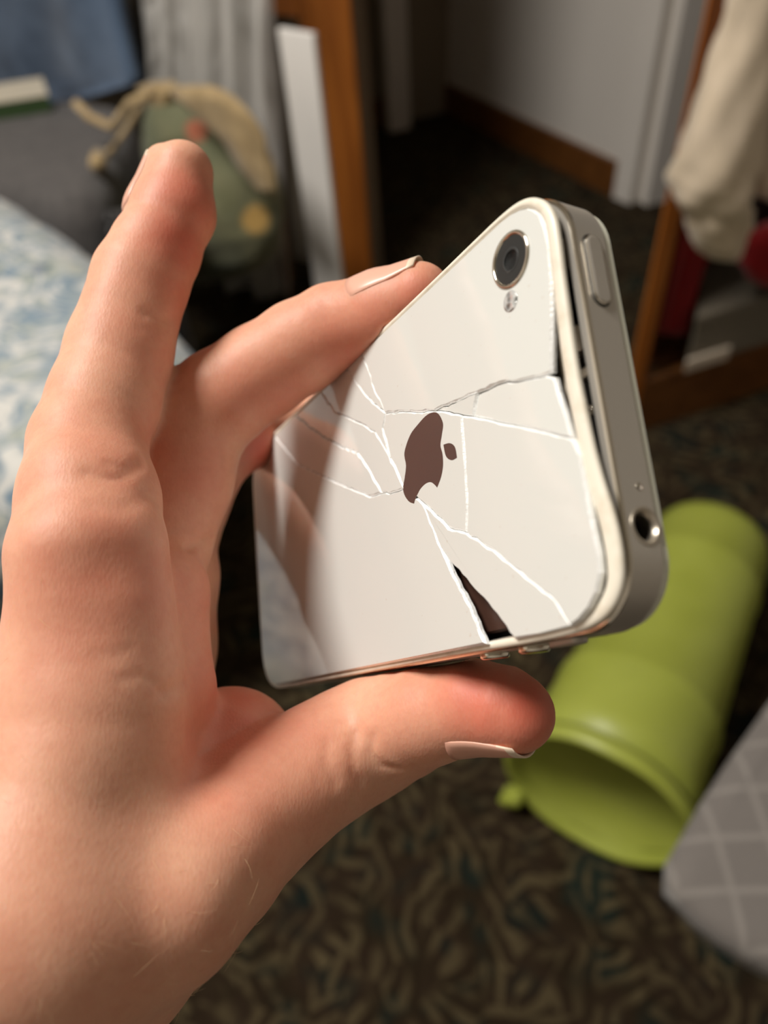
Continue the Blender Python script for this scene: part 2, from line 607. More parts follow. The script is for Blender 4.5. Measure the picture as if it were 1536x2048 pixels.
def ring_profile(name, prof, m, r=8.8, parent=None, smooth=False, n=24):
    """closed ring around the phone: prof = list of (inset, z)"""
    loops = [rrect(i, r - i * 0.8, n) for i, z in prof]
    k = len(loops[0]); V = []; Fc = []
    for lp, (i, z) in zip(loops, prof):
        V += [(p[0], p[1], z) for p in lp]
    m_ = len(prof)
    for a in range(m_):
        b = (a + 1) % m_
        for i in range(k):
            j = (i + 1) % k
            Fc.append((a * k + i, a * k + j, b * k + j, b * k + i))
    return fix(pobj(name, V, Fc, m, smooth, parent))


# steel band with a chamfered, polished rim on each side
band = ring_profile('steel_band', [(0.32, 2.2), (0.0, 2.52), (0.0, 7.55), (0.3, 7.9), (1.5, 7.9), (1.6, 2.2)], M_STEEL)
ring_profile('polished_rim', [(0.46, 2.12), (0.18, 2.2), (-0.02, 2.42), (-0.03, 2.62), (0.2, 2.7), (0.46, 2.5)], M_CHROME, parent=band)
# front glass: white-edged slab, inset a little from the band
fr = [(0.55, 7.9), (0.42, 8.0), (0.42, 9.05), (0.7, 9.3)]
loops = [rrect(i, 8.6 - i, 12) for i, z in fr]; k = len(loops[0]); V = []; Fc = []
for lp, (i, z) in zip(loops, fr):
    V += [(p[0], p[1], z) for p in lp]
for a in range(3):
    for i in range(k):
        j = (i + 1) % k
        Fc.append((a * k + i, a * k + j, (a + 1) * k + j, (a + 1) * k + i))
Fc += [tuple(range(k))[::-1], tuple(range(3 * k, 4 * k))]
fg = fix(pobj('front_glass', V, Fc, mat('front_glass_edge', lin(226, 226, 208), 0.3, coat=0.6)))
scr = [(p[0], p[1]) for p in rrect(4.2, 1.0, 4)]
n = len(scr)
# screen: black area of the display under the front glass
V = [(4.3, 20, 9.31), (54.3, 20, 9.31), (54.3, 95, 9.31), (4.3, 95, 9.31), (4.3, 20, 9.36), (54.3, 20, 9.36), (54.3, 95, 9.36), (4.3, 95, 9.36)]
fix(pobj('screen', V, [(0, 1, 2, 3), (4, 5, 6, 7), (0, 1, 5, 4), (1, 2, 6, 5), (2, 3, 7, 6), (3, 0, 4, 7)], M_BLACK))

# cream plastic bezel around the back plate: follows the plate, bowed away from the band along the top
BP = [  # centre line x, y, z, half width
    (57.7, 36, 1.35, .55), (57.9, 21, 1.35, .6), (57.75, 14.5, 1.35, .7), (57.5, 10.0, 1.35, .8), (56.9, 6.6, 1.35, .95), (56.0, 4.2, 1.3, 1.05), (54.6, 2.5, 1.2, 1.1), (52.8, 1.55, 1.15, 1.15), (50.0, 1.15, 1.1, 1.2), (46.3, 1.3, 1.05, 1.2),
    (42.0, 1.9, 0.95, 1.15), (38.0, 2.3, 0.85, 1.12), (33.6, 2.5, 0.75, 1.12), (28, 2.7, 0.7, 1.1), (23.4, 2.6, .65, 1.1), (19.1, 2.35, .6, 1.05), (14.7, 2.1, .55, 1.0), (10.3, 1.75, .5, 0.95), (7.0, 1.75, .5, .9), (4.6, 2.45, .5, .8), (2.7, 3.9, .5, .7), (1.4, 5.9, .5, .6),
    (0.75, 8.6, .5, .5), (0.5, 13, .5, .45), (0.45, 40, .6, .42), (0.45, 106, .6, .42), (2.8, 112.2, .6, .5), (9, 114.6, .6, .45), (49.5, 114.6, .7, .45), (55.8, 112.2, .8, .5), (58.1, 106, .9, .42), (58.0, 60, 1.2, .45)]


def spline_closed(P, n=4):
    P = np.array(P); N = len(P); out = []
    for i in range(N):
        p0, p1, p2, p3 = P[i - 1], P[i], P[(i + 1) % N], P[(i + 2) % N]
        d = np.linalg.norm((p2 - p1)[:2])
        k = n
        m1 = (p2 - p0) * 0.5; m2 = (p3 - p1) * 0.5
        l1 = np.linalg.norm(m1[:2]) + 1e-9; l2 = np.linalg.norm(m2[:2]) + 1e-9
        m1 = m1 * min(1, d / l1); m2 = m2 * min(1, d / l2)
        for q in range(k):
            s = q / k
            h00 = 2 * s ** 3 - 3 * s ** 2 + 1; h10 = s ** 3 - 2 * s ** 2 + s; h01 = -2 * s ** 3 + 3 * s ** 2; h11 = s ** 3 - s ** 2
            out.append(h00 * p1 + h10 * m1 + h01 * p2 + h11 * m2)
    return np.array(out)


bp = spline_closed(BP)
V = []; Fc = []; NP = 8
for i in range(len(bp)):
    d = bp[(i + 1) % len(bp)][:2] - bp[i - 1][:2]; d = d / np.linalg.norm(d)
    nrm = np.array([-d[1], d[0]])
    x, y, z, hw = bp[i]
    for u, w in [(-1, -0.15), (-0.72, -0.5), (0, -0.58), (0.72, -0.5), (1, -0.15), (1, 0.45), (0.7, 0.7), (-1, 0.7)]:
        V.append((x + nrm[0] * u * hw, y + nrm[1] * u * hw, z + w * 0.85))
for i in range(len(bp)):
    j = (i + 1) % len(bp)
    for a in range(NP):
        b = (a + 1) % NP
        Fc.append((i * NP + a, i * NP + b, j * NP + b, j * NP + a))
fix(pobj('plastic_bezel', V, Fc, M_BEZEL, True))

# inside: tray, board, shields, battery and a screw, seen through the gaps
bm = prism_bm(rrect(2.0, 7.0, 8), 4.6, 7.8)
bmesh.ops.scale(bm, vec=(MM, MM, MM), verts=bm.verts)
from_bm('inner_tray', bm, M_PCB, phone)
for (x0, x1, y0, y1, z0, z1, mm, nm) in [
    (4, 34, 6, 40, 2.6, 4.7, M_FOIL, 'metal_shield'), (36, 56, 5, 110, 2.4, 4.7, M_DARKB, 'battery'),
    (8, 12.5, 2.2, 4.6, 2.9, 4.7, M_FOIL, 'connector'), (15, 18, 2.2, 4.8, 3.0, 4.7, M_BLACK, 'connector'),
    (20.5, 24, 2.3, 5.2, 2.6, 4.7, M_FOIL, 'connector'), (26, 27.6, 2.2, 4.5, 3.2, 4.7, M_FOIL, 'connector'),
    (37.5, 40, 2.4, 4.4, 3.1, 4.7, M_FOIL, 'connector'), (43, 47, 2.3, 4.6, 3.3, 4.7, M_BLACK, 'connector')]:
    bm = bmesh.new(); box_bm(bm, x0, x1, y0, y1, z0, z1); bevel(bm, 0.25, 1)
    bmesh.ops.scale(bm, vec=(MM, MM, MM), verts=bm.verts)
    from_bm(nm, bm, mm, phone)


def cyl(name, c, ax, prof, m, n=32, parent=None, smooth=True, caps=True):
    """lathe in phone mm around axis ax through c: prof = [(radius, height)]"""
    ax = Vector(ax).normalized()
    a = ax.orthogonal().normalized(); b = ax.cross(a)
    rings = [[(Vector(c) + ax * h + (a * math.cos(2 * math.pi * i / n) + b * math.sin(2 * math.pi * i / n)) * r) * MM for i in range(n)] for r, h in prof]
    return loft(name, rings, m, parent or phone, caps=caps, smooth=smooth)


cyl('screw', (32.2, 2.6, 2.6), (0, 0, -1), [(0.75, -1.5), (0.75, 0.2), (0.6, 0.45), (0.25, 0.45), (0.2, 0.2)], M_CHROME, 16)
# camera: polished ring, lens glass, inner barrel; flash
CZ = PLATE['S1']((7.5, 9.9))
CR_ = cyl('camera_ring', (7.55, 9.85, CZ), (0, 0, -1), [(3.95, -0.25), (3.95, 0.12), (3.75, 0.3), (3.5, 0.28), (3.3, 0.02), (3.3, -0.2)], M_CHROME, 48)
cyl('camera_lens', (7.55, 9.85, CZ), (0, 0, -1), [(3.36, -0.2), (3.36, 0.04), (0.01, 0.05)], M_LENS, 40, smooth=False)
cyl('lens_barrel', (7.55, 9.85, CZ), (0, 0, -1), [(1.75, 0.05), (1.65, 0.075), (1.45, 0.075), (1.4, 0.05)], mat('lens_barrel', lin(46, 48, 48), 0.4), 32)
M_FLASH = mat('flash_lens', lin(186, 188, 186), 0.12, 0.35, coat=1.0)
t = NT(M_FLASH)
vo = t.n('ShaderNodeTexVoronoi'); vo.inputs['Scale'].default_value = 900
t.l(t.coords(), vo.inputs['Vector']); t.bump(vo.outputs[0], 0.8, 0.0006)
t.color(t.ramp(vo.outputs['Distance'], [(0.2, lin(110, 112, 110)), (0.6, lin(220, 222, 220))]))
cyl('flash', (13.15, 11.1, PLATE['S1']((13.1, 11.1))), (0, 0, -1), [(1.5, -0.2), (1.5, 0.03), (1.3, 0.07), (0.01, 0.08)], M_FLASH, 24)

# power button on the top edge
def stadium(cx, cz, half, r, n=10):
    return [(cx + half + r * math.cos(a), cz + r * math.sin(a)) for a in np.linspace(-math.pi / 2, math.pi / 2, n)] + \
           [(cx - half + r * math.cos(a), cz + r * math.sin(a)) for a in np.linspace(math.pi / 2, 3 * math.pi / 2, n)]


def top_pill(name, cx, cz, half, prof, m, parent=None, side=None):
    rings = []
    for r, h in prof:
        if side is None:
            rings.append([Vector((p[0], -h, p[1])) * MM for p in stadium(cx, cz, half, r)])
        else:
            rings.append([Vector((W + h, p[0], p[1])) * MM for p in stadium(cx, cz, half, r)])
    return loft(name, rings, m, parent or phone, smooth=False)


slot = top_pill('button_slot', 13.9, 5.05, 3.55, [(1.62, -0.5), (1.62, 0.015), (1.5, 0.02)], M_BLACK)
bt = top_pill('power_button', 13.9, 5.1, 3.5, [(1.4, -0.5), (1.4, 0.22), (1.28, 0.42), (1.02, 0.55)], M_STEEL)
top_pill('button_edge', 13.9, 5.1, 3.5, [(1.43, 0.18), (1.44, 0.28), (1.3, 0.45), (1.22, 0.42)], M_CHROME, bt)
# headphone socket and microphone hole: sunk cups with a bright mouth
JC, MC = (47.2, 0.0, 5.65), (42.4, 0.0, 5.7)


def drill(o, c, r, dep):
    """cut a round hole into a phone part from the top edge"""
    cut = cyl('cutter', c, (0, -1, 0), [(r, -dep), (r, 2.0)], M_BLACK, 40)
    md = o.modifiers.new('cut', 'BOOLEAN'); md.operation = 'DIFFERENCE'; md.object = cut; md.solver = 'EXACT'
    dg = bpy.context.evaluated_depsgraph_get()
    me = bpy.data.meshes.new_from_object(o.evaluated_get(dg))
    o.modifiers.clear()
    o.data = me
    bpy.data.objects.remove(cut)


drill(band, JC, 2.12, 6.0)
drill(band, MC, 0.42, 6.0)
drill(bpy.data.objects['inner_tray'], JC, 2.12, 6.0)
jk = cyl('headphone_jack', JC, (0, -1, 0), [(2.42, -0.02), (2.42, 0.06), (2.3, 0.12), (2.02, 0.10), (1.92, 0.0), (1.82, -0.35), (1.62, -0.6), (1.62, -1.0), (1.76, -1.2), (1.76, -3.2)], M_FOIL, 40, caps=False)
cyl('jack_bore', JC, (0, -1, 0), [(1.78, -4.6), (1.78, -2.6)], M_BLACK, 32, jk)
cyl('microphone_hole', MC, (0, -1, 0), [(0.50, -0.02), (0.50, 0.03), (0.40, 0.02), (0.36, -0.2), (0.36, -1.2)], M_CHROME, 16, caps=False)
# black antenna break across the band, mute switch and the two volume buttons on the long edge
bm = bmesh.new(); box_bm(bm, W - 0.6, W + 0.03, 10.6, 11.2, 2.3, 7.6)
bmesh.ops.scale(bm, vec=(MM, MM, MM), verts=bm.verts); from_bm('antenna_break', bm, M_BLACK, phone)
top_pill('mute_switch', 15.2, 5.0, 1.9, [(1.2, -0.4), (1.2, 0.5), (0.9, 0.7)], M_STEEL, side=1)
cyl('volume_button', (W, 22.0, 5.0), (1, 0, 0), [(2.2, -0.4), (2.2, 0.6), (1.9, 0.9), (1.2, 0.95)], M_CHROME, 32)
cyl('volume_button', (W, 31.0, 5.0), (1, 0, 0), [(2.2, -0.4), (2.2, 0.6), (1.9, 0.9), (1.2, 0.95)], M_CHROME, 32)

# ------------------------------------------------------------------ hand
# An implicit surface: tapered bones (pixel, pixel, depth mm, radius mm), smoothly joined, then meshed as ONE skin.
HB_ = {
    'index': [(333, 337, 151.5, 4.6), (322, 425, 150, 6.6), (349, 425, 149, 7.2), (365, 346, 149.5, 5.5), (349, 425, 149, 7.2), (312, 500, 147, 8.2), (282, 560, 145, 8.75), (240, 700, 141, 9.3), (209, 800, 137, 9.45), (176, 890, 132, 9.5), (180, 1000, 126, 11.0), (178, 1110, 121, 11.7), (186, 1200, 120, 11.6)],
    'middle': [(838, 590, 137.6, 5.8), (775, 622, 142, 7.4), (665, 657, 148.5, 8.1), (600, 694, 150.5, 8.8), (520, 745, 152, 9.2), (440, 800, 152, 9.7), (392, 840, 153, 10.2), (354, 960, 150, 10.6), (302, 1090, 146, 11.0), (258, 1190, 141, 11.5)],
    'ring': [(720, 812, 193, 6.2), (610, 850, 196, 7.4), (500, 866, 187, 8.3), (425, 905, 178, 9.0), (372, 1000, 170, 9.4), (305, 1170, 160, 11)],
    'pinky': [(540, 850, 224, 5.5), (430, 915, 213, 6.8), (385, 1010, 198, 7.4), (335, 1140, 184, 8.2), (310, 1220, 178, 9)],
    'thenar': [(462, 1508, 142, 12.2), (440, 1530, 139, 12.8), (340, 1640, 128, 13.5)],
    'thumb': [(1038, 1430, 119, 5.5), (1010, 1421, 120.5, 6.6), (950, 1412, 124, 7.2), (855, 1430, 130, 8.1), (800, 1450, 135, 9.1), (745, 1472, 139, 10.3), (690, 1500, 138, 10.5), (635, 1532, 135, 10.6), (560, 1585, 131, 10.9), (500, 1630, 127, 11.4), (415, 1710, 119, 12.0), (325, 1790, 112, 12.4)],
}
PALM = [  # capsules a, b and radii
    ((186, 1200, 120, 11.6), (182, 1320, 119.5, 12.0)), ((182, 1320, 119.5, 12.0), (176, 1450, 118, 13.1)), ((176, 1450, 118, 13.1), (150, 1640, 114, 15.5)),
    ((255, 1190, 138, 11.5), (160, 1700, 124, 13)), ((305, 1170, 160, 10.5), (150, 1700, 140, 13)), ((310, 1220, 178, 9.0), (140, 1700, 154, 12)),
    ((305, 1190, 137, 9.6), (268, 1310, 134, 11.0)), ((268, 1310, 134, 11.0), (300, 1400, 132, 11)),
    ((348, 1152, 160, 9.0), (328, 1300, 163, 9.6)), ((328, 1300, 163, 9.6), (280, 1500, 150, 12)),
    ((330, 1640, 128, 13.5), (240, 1760, 116, 15)),
    ((325, 1790, 112, 12.4), (200, 1892, 120, 14.2)), ((150, 1640, 114, 15.5), (70, 1850, 106, 17)),
    ((200, 1892, 120, 14.2), (-160, 2190, 112, 16.2)), ((70, 1850, 106, 17), (-260, 2080, 96, 18)), ((140, 1700, 150, 13), (60, 1880, 130, 18)), ((60, 1880, 130, 18), (-240, 2200, 124, 22)),
    ((-160, 2190, 112, 16.2), (-620, 2620, 100, 20)), ((-260, 2080, 96, 18), (-760, 2520, 84, 19)), ((-240, 2200, 124, 22), (-640, 2640, 112, 24)),
]
pt = lambda px, py, d: np.array([(px - CX) / F * d, (py - CY) / F * d, d], dtype=np.float64)


def caps_of(chain):
    return [(pt(*a[:3]), pt(*b[:3]), a[3], b[3]) for a, b in zip(chain[:-1], chain[1:])]


FING = {k: caps_of(v) for k, v in HB_.items()}
PALMC = [(pt(*a[:3]), pt(*b[:3]), a[3], b[3]) for a, b in PALM]


def d_cap(P, c):
    a, b, ra, rb = c
    ab = b - a
    t_ = np.clip((P - a) @ ab / (ab @ ab), 0, 1)
    q = P - a - t_[:, None] * ab
    return np.sqrt(np.einsum('ij,ij->i', q, q)) - (ra + (rb - ra) * t_)


def smin(a, b, k):
    h = np.clip(0.5 + 0.5 * (b - a) / k, 0, 1)
    return b + (a - b) * h - k * h * (1 - h)


PBLOCK = (np.array([W, L, 9.3 - 0.35]) / 2, np.array([W / 2, L / 2, 0.35 + (9.3 - 0.35) / 2]))


def d_phone(P):
    q = (P - PT) @ PR - PBLOCK[1]
    # corners of the handset are round: 2D rounded rectangle, extruded
    e = np.abs(q[:, :2]) - (PBLOCK[0][:2] - 8.8)
    d2 = np.linalg.norm(np.maximum(e, 0), axis=1) + np.minimum(np.maximum(e[:, 0], e[:, 1]), 0) - 8.8
    dz = np.abs(q[:, 2]) - PBLOCK[0][2]
    return np.minimum(np.maximum(d2, dz), 0) + np.sqrt(np.maximum(d2, 0) ** 2 + np.maximum(dz, 0) ** 2)


def d_hand(P, phone_cut=True):
    d = None
    for c in PALMC:
        e = d_cap(P, c)
        d = e if d is None else smin(d, e, 6.0)
    for nm, chain in FING.items():
        f_ = None
        for c in chain:
            e = d_cap(P, c)
            f_ = e if f_ is None else smin(f_, e, 1.6)
        d = smin(d, f_, {'index': 2.2, 'middle': 2.2, 'ring': 3.0, 'pinky': 3.0, 'thenar': 2.2, 'thumb': 2.6}[nm])
    if phone_cut:
        d = -smin(-d, d_phone(P) - 0.12, 0.8)      # the flesh flattens against the handset
    return d


def surface_nets(f, lo, hi, h):
    lo = np.array(lo, float)
    N = (np.ceil((np.array(hi) - lo) / h / 4).astype(int)) * 4
    ci = np.stack(np.meshgrid(*[np.arange(n // 4) for n in N], indexing='ij'), -1).reshape(-1, 3)
    cp = lo + (ci * 4 + 1.5) * h
    dc = f(cp)
    G = np.repeat(np.repeat(np.repeat(dc.reshape(N // 4), 4, 0), 4, 1), 4, 2)
    act = np.argwhere((np.abs(dc) < 5.5 * h).reshape(N // 4))
    sub = np.stack(np.meshgrid(*[np.arange(4)] * 3, indexing='ij'), -1).reshape(-1, 3)
    fi = (act[:, None, :] * 4 + sub[None]).reshape(-1, 3)
    for s in range(0, len(fi), 400000):
        q = fi[s:s + 400000]
        G[q[:, 0], q[:, 1], q[:, 2]] = f(lo + q * h)
    neg = G < 0
    cnt = np.zeros(N - 1, dtype=np.int8)
    for dx in (0, 1):
        for dy in (0, 1):
            for dz in (0, 1):
                cnt += neg[dx:N[0] - 1 + dx, dy:N[1] - 1 + dy, dz:N[2] - 1 + dz]
    cells = np.argwhere((cnt > 0) & (cnt < 8))
    cid = -np.ones(N - 1, dtype=np.int64)
    cid[cells[:, 0], cells[:, 1], cells[:, 2]] = np.arange(len(cells))
    acc = np.zeros((len(cells), 3)); num = np.zeros(len(cells))
    cor = np.array([(a, b, c) for a in (0, 1) for b in (0, 1) for c in (0, 1)])
    val = [G[cells[:, 0] + c[0], cells[:, 1] + c[1], cells[:, 2] + c[2]] for c in cor]
    for i in range(8):
        for j in range(i + 1, 8):
            if np.abs(cor[i] - cor[j]).sum() == 1:
                a, b = val[i], val[j]
                m_ = (a < 0) != (b < 0)
                t_ = np.where(m_, a / np.where(m_, a - b, 1), 0)
                acc += m_[:, None] * (cor[i] + t_[:, None] * (cor[j] - cor[i])); num += m_
    V = lo + (cells + acc / num[:, None]) * h
    Q = []
    for ax in range(3):
        o1, o2 = [a for a in range(3) if a != ax]
        sl = [slice(None)] * 3; sl2 = [slice(None)] * 3
        sl[ax] = slice(0, N[ax] - 1); sl2[ax] = slice(1, N[ax])
        ch = np.argwhere(neg[tuple(sl)] != neg[tuple(sl2)])
        ch = ch[(ch[:, o1] > 0) & (ch[:, o2] > 0) & (ch[:, o1] < N[o1] - 1) & (ch[:, o2] < N[o2] - 1)]
        s = neg[ch[:, 0], ch[:, 1], ch[:, 2]]
        e1 = np.zeros(3, int); e1[o1] = 1
        e2 = np.zeros(3, int); e2[o2] = 1
        g = lambda q: cid[q[:, 0], q[:, 1], q[:, 2]]
        quad = np.stack([g(ch - e1 - e2), g(ch - e2), g(ch), g(ch - e1)], 1)
        flip = s if ax != 1 else ~s
        quad[~flip] = quad[~flip][:, ::-1]
        Q.append(quad)
    return V, np.concatenate(Q)


def grad(f, P, e=0.05):
    g = np.stack([f(P + np.eye(3)[i] * e) - f(P - np.eye(3)[i] * e) for i in range(3)], 1) / (2 * e)
    return g / (np.linalg.norm(g, axis=1, keepdims=True) + 1e-9)


allc = np.array([q for ch in list(FING.values()) + [PALMC] for c in ch for q in (c[0], c[1])])
HV, HQ = surface_nets(d_hand, allc.min(0) - 26, allc.max(0) + 26, 0.8)
for _ in range(2):
    HV = HV - d_hand(HV)[:, None] * grad(d_hand, HV)
HN = grad(d_hand, HV)


def trace(px, py):
    """surface point of the hand seen at a pixel"""
    r = np.array([(px - CX) / F, (py - CY) / F, 1.0]); r = r / np.linalg.norm(r)
    t_ = 60.0
    for _ in range(80):
        dd = d_hand((r * t_)[None])[0]
        t_ += dd * 0.8
        if abs(dd) < 0.01:
            return r * t_
    return None


# creases pressed into the skin: polylines over the surface, depth mm, width mm
CREASE = [
    ([(176, 944), (205, 955), (235, 958), (262, 945), (284, 930)], 0.38, 1.0), ([(215, 928), (250, 935), (284, 918)], 0.2, 0.8), ([(185, 1012), (240, 1020), (290, 1000)], 0.18, 1.2),
    ([(290, 628), (325, 640), (352, 640)], 0.3, 1.2), ([(280, 655), (330, 668)], 0.14, 0.9),
    ([(330, 1108), (375, 1098), (424, 1076)], 0.8, 0.9),
    ([(400, 1510), (450, 1478), (500, 1450), (548, 1420)], 0.32, 0.8), ([(370, 1366), (345, 1378), (320, 1388)], 0.4, 0.9),
    ([(712, 1466), (702, 1505), (707, 1545), (722, 1565)], 0.34, 0.8), ([(748, 1472), (743, 1505), (764, 1530), (795, 1538)], 0.40, 0.8), ([(655, 1484), (652, 1531), (670, 1565)], 0.26, 0.9),
    ([(630, 1560), (645, 1590), (670, 1615)], 0.12, 0.8),
    ([(245, 1360), (280, 1350), (318, 1372)], 0.16, 0.8), ([(190, 1308), (225, 1312), (262, 1296)], 0.14, 0.8), ([(410, 770), (440, 820), (470, 850)], 0.18, 1.2),
    ([(625, 590), (640, 612), (650, 640)], 0.14, 0.8), ([(650, 580), (662, 600)], 0.12, 0.7),
]
disp = np.zeros(len(HV))
for line, dep, wd in CREASE:
    P3 = [p for p in (trace(*q) for q in line) if p is not None]
    dm = np.full(len(HV), 1e9)
    for a, b in zip(P3[:-1], P3[1:]):
        if np.linalg.norm(a - b) > 16:
            continue
        ab = b - a
        t_ = np.clip((HV - a) @ ab / (ab @ ab), 0, 1)
        dm = np.minimum(dm, np.linalg.norm(HV - a - t_[:, None] * ab, axis=1))
    disp -= dep * np.exp(-(dm / wd) ** 2)
# soft swellings and hollows under the skin: (pixel, height mm, width mm)
for px, py, hgt, wd in [(300, 1060, 0.5, 7), (90, 900, 0.5, 6), (60, 1130, 0.8, 8), (640, 585, 0.45, 4), (720, 1500, 0.4, 5), (520, 1620, 0.5, 7), (325, 1715, -1.0, 8), (230, 1575, -1.0, 9), (275, 1640, -0.8, 8), (480, 1690, 0.8, 6), (420, 1640, 0.5, 5), (120, 1500, 0.8, 9), (225, 1130, -0.6, 6), (150, 1230, -0.5, 8), (270, 1500, 0.4, 7),
                        (410, 430, 0.35, 5), (200, 575, 0.35, 4)]:
    p = trace(px, py)
    if p is not None:
        disp += hgt * np.exp(-(np.linalg.norm(HV - p, axis=1) / wd) ** 2)
# skin colour: pinker at the tips, joints and palm
pink = np.zeros(len(HV))
for px, py, amt, wd in [(385, 400, .75, 8), (360, 480, .9, 8), (350, 580, .55, 9), (320, 690, .35, 9), (250, 900, .3, 12), (250, 1150, .45, 14), (180, 1210, .3, 12), (290, 1010, .25, 8),
                        (840, 600, .6, 9), (760, 640, .5, 9), (690, 700, .6, 10), (560, 800, .5, 12), (390, 950, .45, 12), (400, 1200, .5, 12), (520, 900, .9, 10), (1060, 1400, .85, 9), (970, 1380, .8, 10), (860, 1390, .35, 10),
                        (470, 1420, .8, 13), (430, 1530, .5, 12), (560, 1560, .15, 12), (340, 960, .3, 10), (300, 850, .4, 9)]:
    p = trace(px, py)
    if p is not None:
        pink = np.maximum(pink, amt * np.exp(-(np.linalg.norm(HV - p, axis=1) / wd) ** 2))
HV2 = HV + HN * disp[:, None]


def skin_mat():
    m = mat('skin', lin(222, 170, 138), 0.52, spec=0.36)
    b = m.node_tree.nodes['Principled BSDF']
    b.inputs['Subsurface Weight'].default_value = 0.55
    b.inputs['Subsurface Radius'].default_value = (1.0, 0.35, 0.18)
    b.inputs['Subsurface Scale'].default_value = 0.003
    t = NT(m)
    v = t.coords()
    at_ = t.n('ShaderNodeAttribute', attribute_name='pink')
    n1 = t.noise(v, 95, 4, 0.6)
    n2 = t.noise(v, 700, 3, 0.6)
    base = t.mix(t.ramp(n1.outputs[0], [(0.35, (0, 0, 0)), (0.7, (1, 1, 1))]), lin(228, 174, 145), lin(220, 159, 131))
    fac = t.math('MULTIPLY', at_.outputs['Fac'], t.math('ADD', 0.55, t.math('MULTIPLY', n1.outputs[0], 0.9)))
    col = t.mix(fac, base, lin(208, 108, 86))
    col = t.mix(t.math('MULTIPLY', t.ramp(n2.outputs[0], [(0.45, (0, 0, 0)), (0.75, (1, 1, 1))]), 0.16), col, lin(190, 118, 92))
    t.color(col)
    vo = t.n('ShaderNodeTexVoronoi'); vo.inputs['Scale'].default_value = 1500
    mp = t.coords((1.6, 0.7, 1), rot=(0.3, 0.2, 0.6)); t.l(mp, vo.inputs['Vector'])
    h_ = t.math('ADD', t.math('MULTIPLY', vo.outputs['Distance'], 0.6), t.math('MULTIPLY', n2.outputs[0], 0.7))
    t.bump(h_, 0.17, 0.0003)
    return m


M_SKIN = skin_mat()
HC = pt(185, 1500, 120)                         # origin of the hand, inside the wrist
HMW = Matrix([[*M[i], (CAMP + M @ HC / 1000)[i]] for i in range(3)] + [[0, 0, 0, 1]])
hand = empty('hand', HMW)
tag(hand, 'bare hand and wrist with raised index finger holding the broken phone', 'hand')
skin = obj('skin', (HV2 - HC) * MM, HQ, M_SKIN, hand, True)
fix(skin)
at_ = skin.data.attributes.new('pink', 'FLOAT', 'POINT')
at_.data.foreach_set('value', pink.astype(np.float32))

M_NAIL = mat('nail', lin(226, 174, 152), 0.34, spec=0.45)
M_NAILTIP = mat('nail_edge', lin(234, 212, 188), 0.4, spec=0.4)


def nail(root, tip, face, half, lab):
    """curved nail plate: from root to free edge (mm, on the finger axis), facing direction face, half width in mm"""
    ax = tip - root; ln = np.linalg.norm(ax); ax = ax / ln
    fc = face - ax * (face @ ax); fc = fc / np.linalg.norm(fc)
    sd = np.cross(ax, fc)
    NU, NV_ = 9, 13

    def skin_r(o_, dr):
        t_ = 14.0
        for _ in range(60):
            dd = d_hand((o_ + dr * t_)[None], False)[0]
            t_ -= dd * 0.8
            if abs(dd) < 0.01 or t_ < 1:
                break
        return t_
    span = half / 7.0
    V = []
    prev = {}
    for i in range(NU + 1):
        s = i / NU
        for j in range(NV_):
            a = (j / (NV_ - 1) * 2 - 1)
            phi = a * span * (0.86 + 0.14 * math.sin(math.pi * min(1, s * 0.8 + 0.2)))
            s2 = s + (0.04 * (1 - a * a) if i > NU // 2 else -0.08 * (1 - a * a))
            o_ = root + ax * ln * s2
            dr = fc * math.cos(phi) + sd * math.sin(phi)
            if s2 <= 0.62:
                r_ = skin_r(o_, dr)
                prev.setdefault(j, []).append((s2, r_))
            else:                                  # beyond the pulp the plate runs straight on
                q = prev[j]
                (sa_, ra_), (sb_, rb_) = q[max(0, len(q) - 4)], q[-1]
                sl = max(-4.5, min(0.0, (rb_ - ra_) / max(sb_ - sa_, 1e-3)))
                r_ = rb_ + sl * (s2 - sb_) * 0.8
            V.append(o_ + dr * (r_ + 0.30 - 0.12 * abs(a) ** 3 - 0.18 * max(0, 0.12 - s) / 0.12))
    n_ = len(V)
    V = V + [v_ - fc * 0.35 for v_ in V]
    Fc = []; idx = []
    for i in range(NU):
        for j in range(NV_ - 1):
            a = i * NV_ + j
            Fc.append((a, a + 1, a + NV_ + 1, a + NV_)); idx.append(1 if i >= NU - 1 else 0)
            Fc.append((a + n_, a + NV_ + n_, a + NV_ + 1 + n_, a + 1 + n_)); idx.append(idx[-1])
    rim = [j for j in range(NV_)] + [i * NV_ + NV_ - 1 for i in range(1, NU + 1)] + [NU * NV_ + j for j in range(NV_ - 2, -1, -1)] + [i * NV_ for i in range(NU - 1, 0, -1)]
    for a, b in zip(rim, rim[1:] + rim[:1]):
        Fc.append((a, a + n_, b + n_, b)); idx.append(1 if a // NV_ >= NU - 1 else 0)
    o = obj('fingernail', (np.array(V) - HC) * MM, Fc, None, hand, True, [M_NAIL, M_NAILTIP], idx)
    fix(o)
    if lab: o['label'] = lab
    return o


A = lambda *q: pt(*q)
dirp = lambda ax_, dx, dy, dz: np.array([dx, dy, dz], float)
nail(A(312, 440, 150.5), A(332, 322, 152), np.array([-0.93, -0.22, -0.30]), 5.4, 'nail of the raised index finger, edge-on')
nail(A(742, 632, 142.5), A(858, 567, 137), np.array([-0.25, -0.9, -0.35]), 5.6, None)
nail(A(925, 1420, 125), A(1052, 1432, 118.5), np.array([0.05, 0.95, -0.24]), 6.2, 'thumb nail with pale free edge')

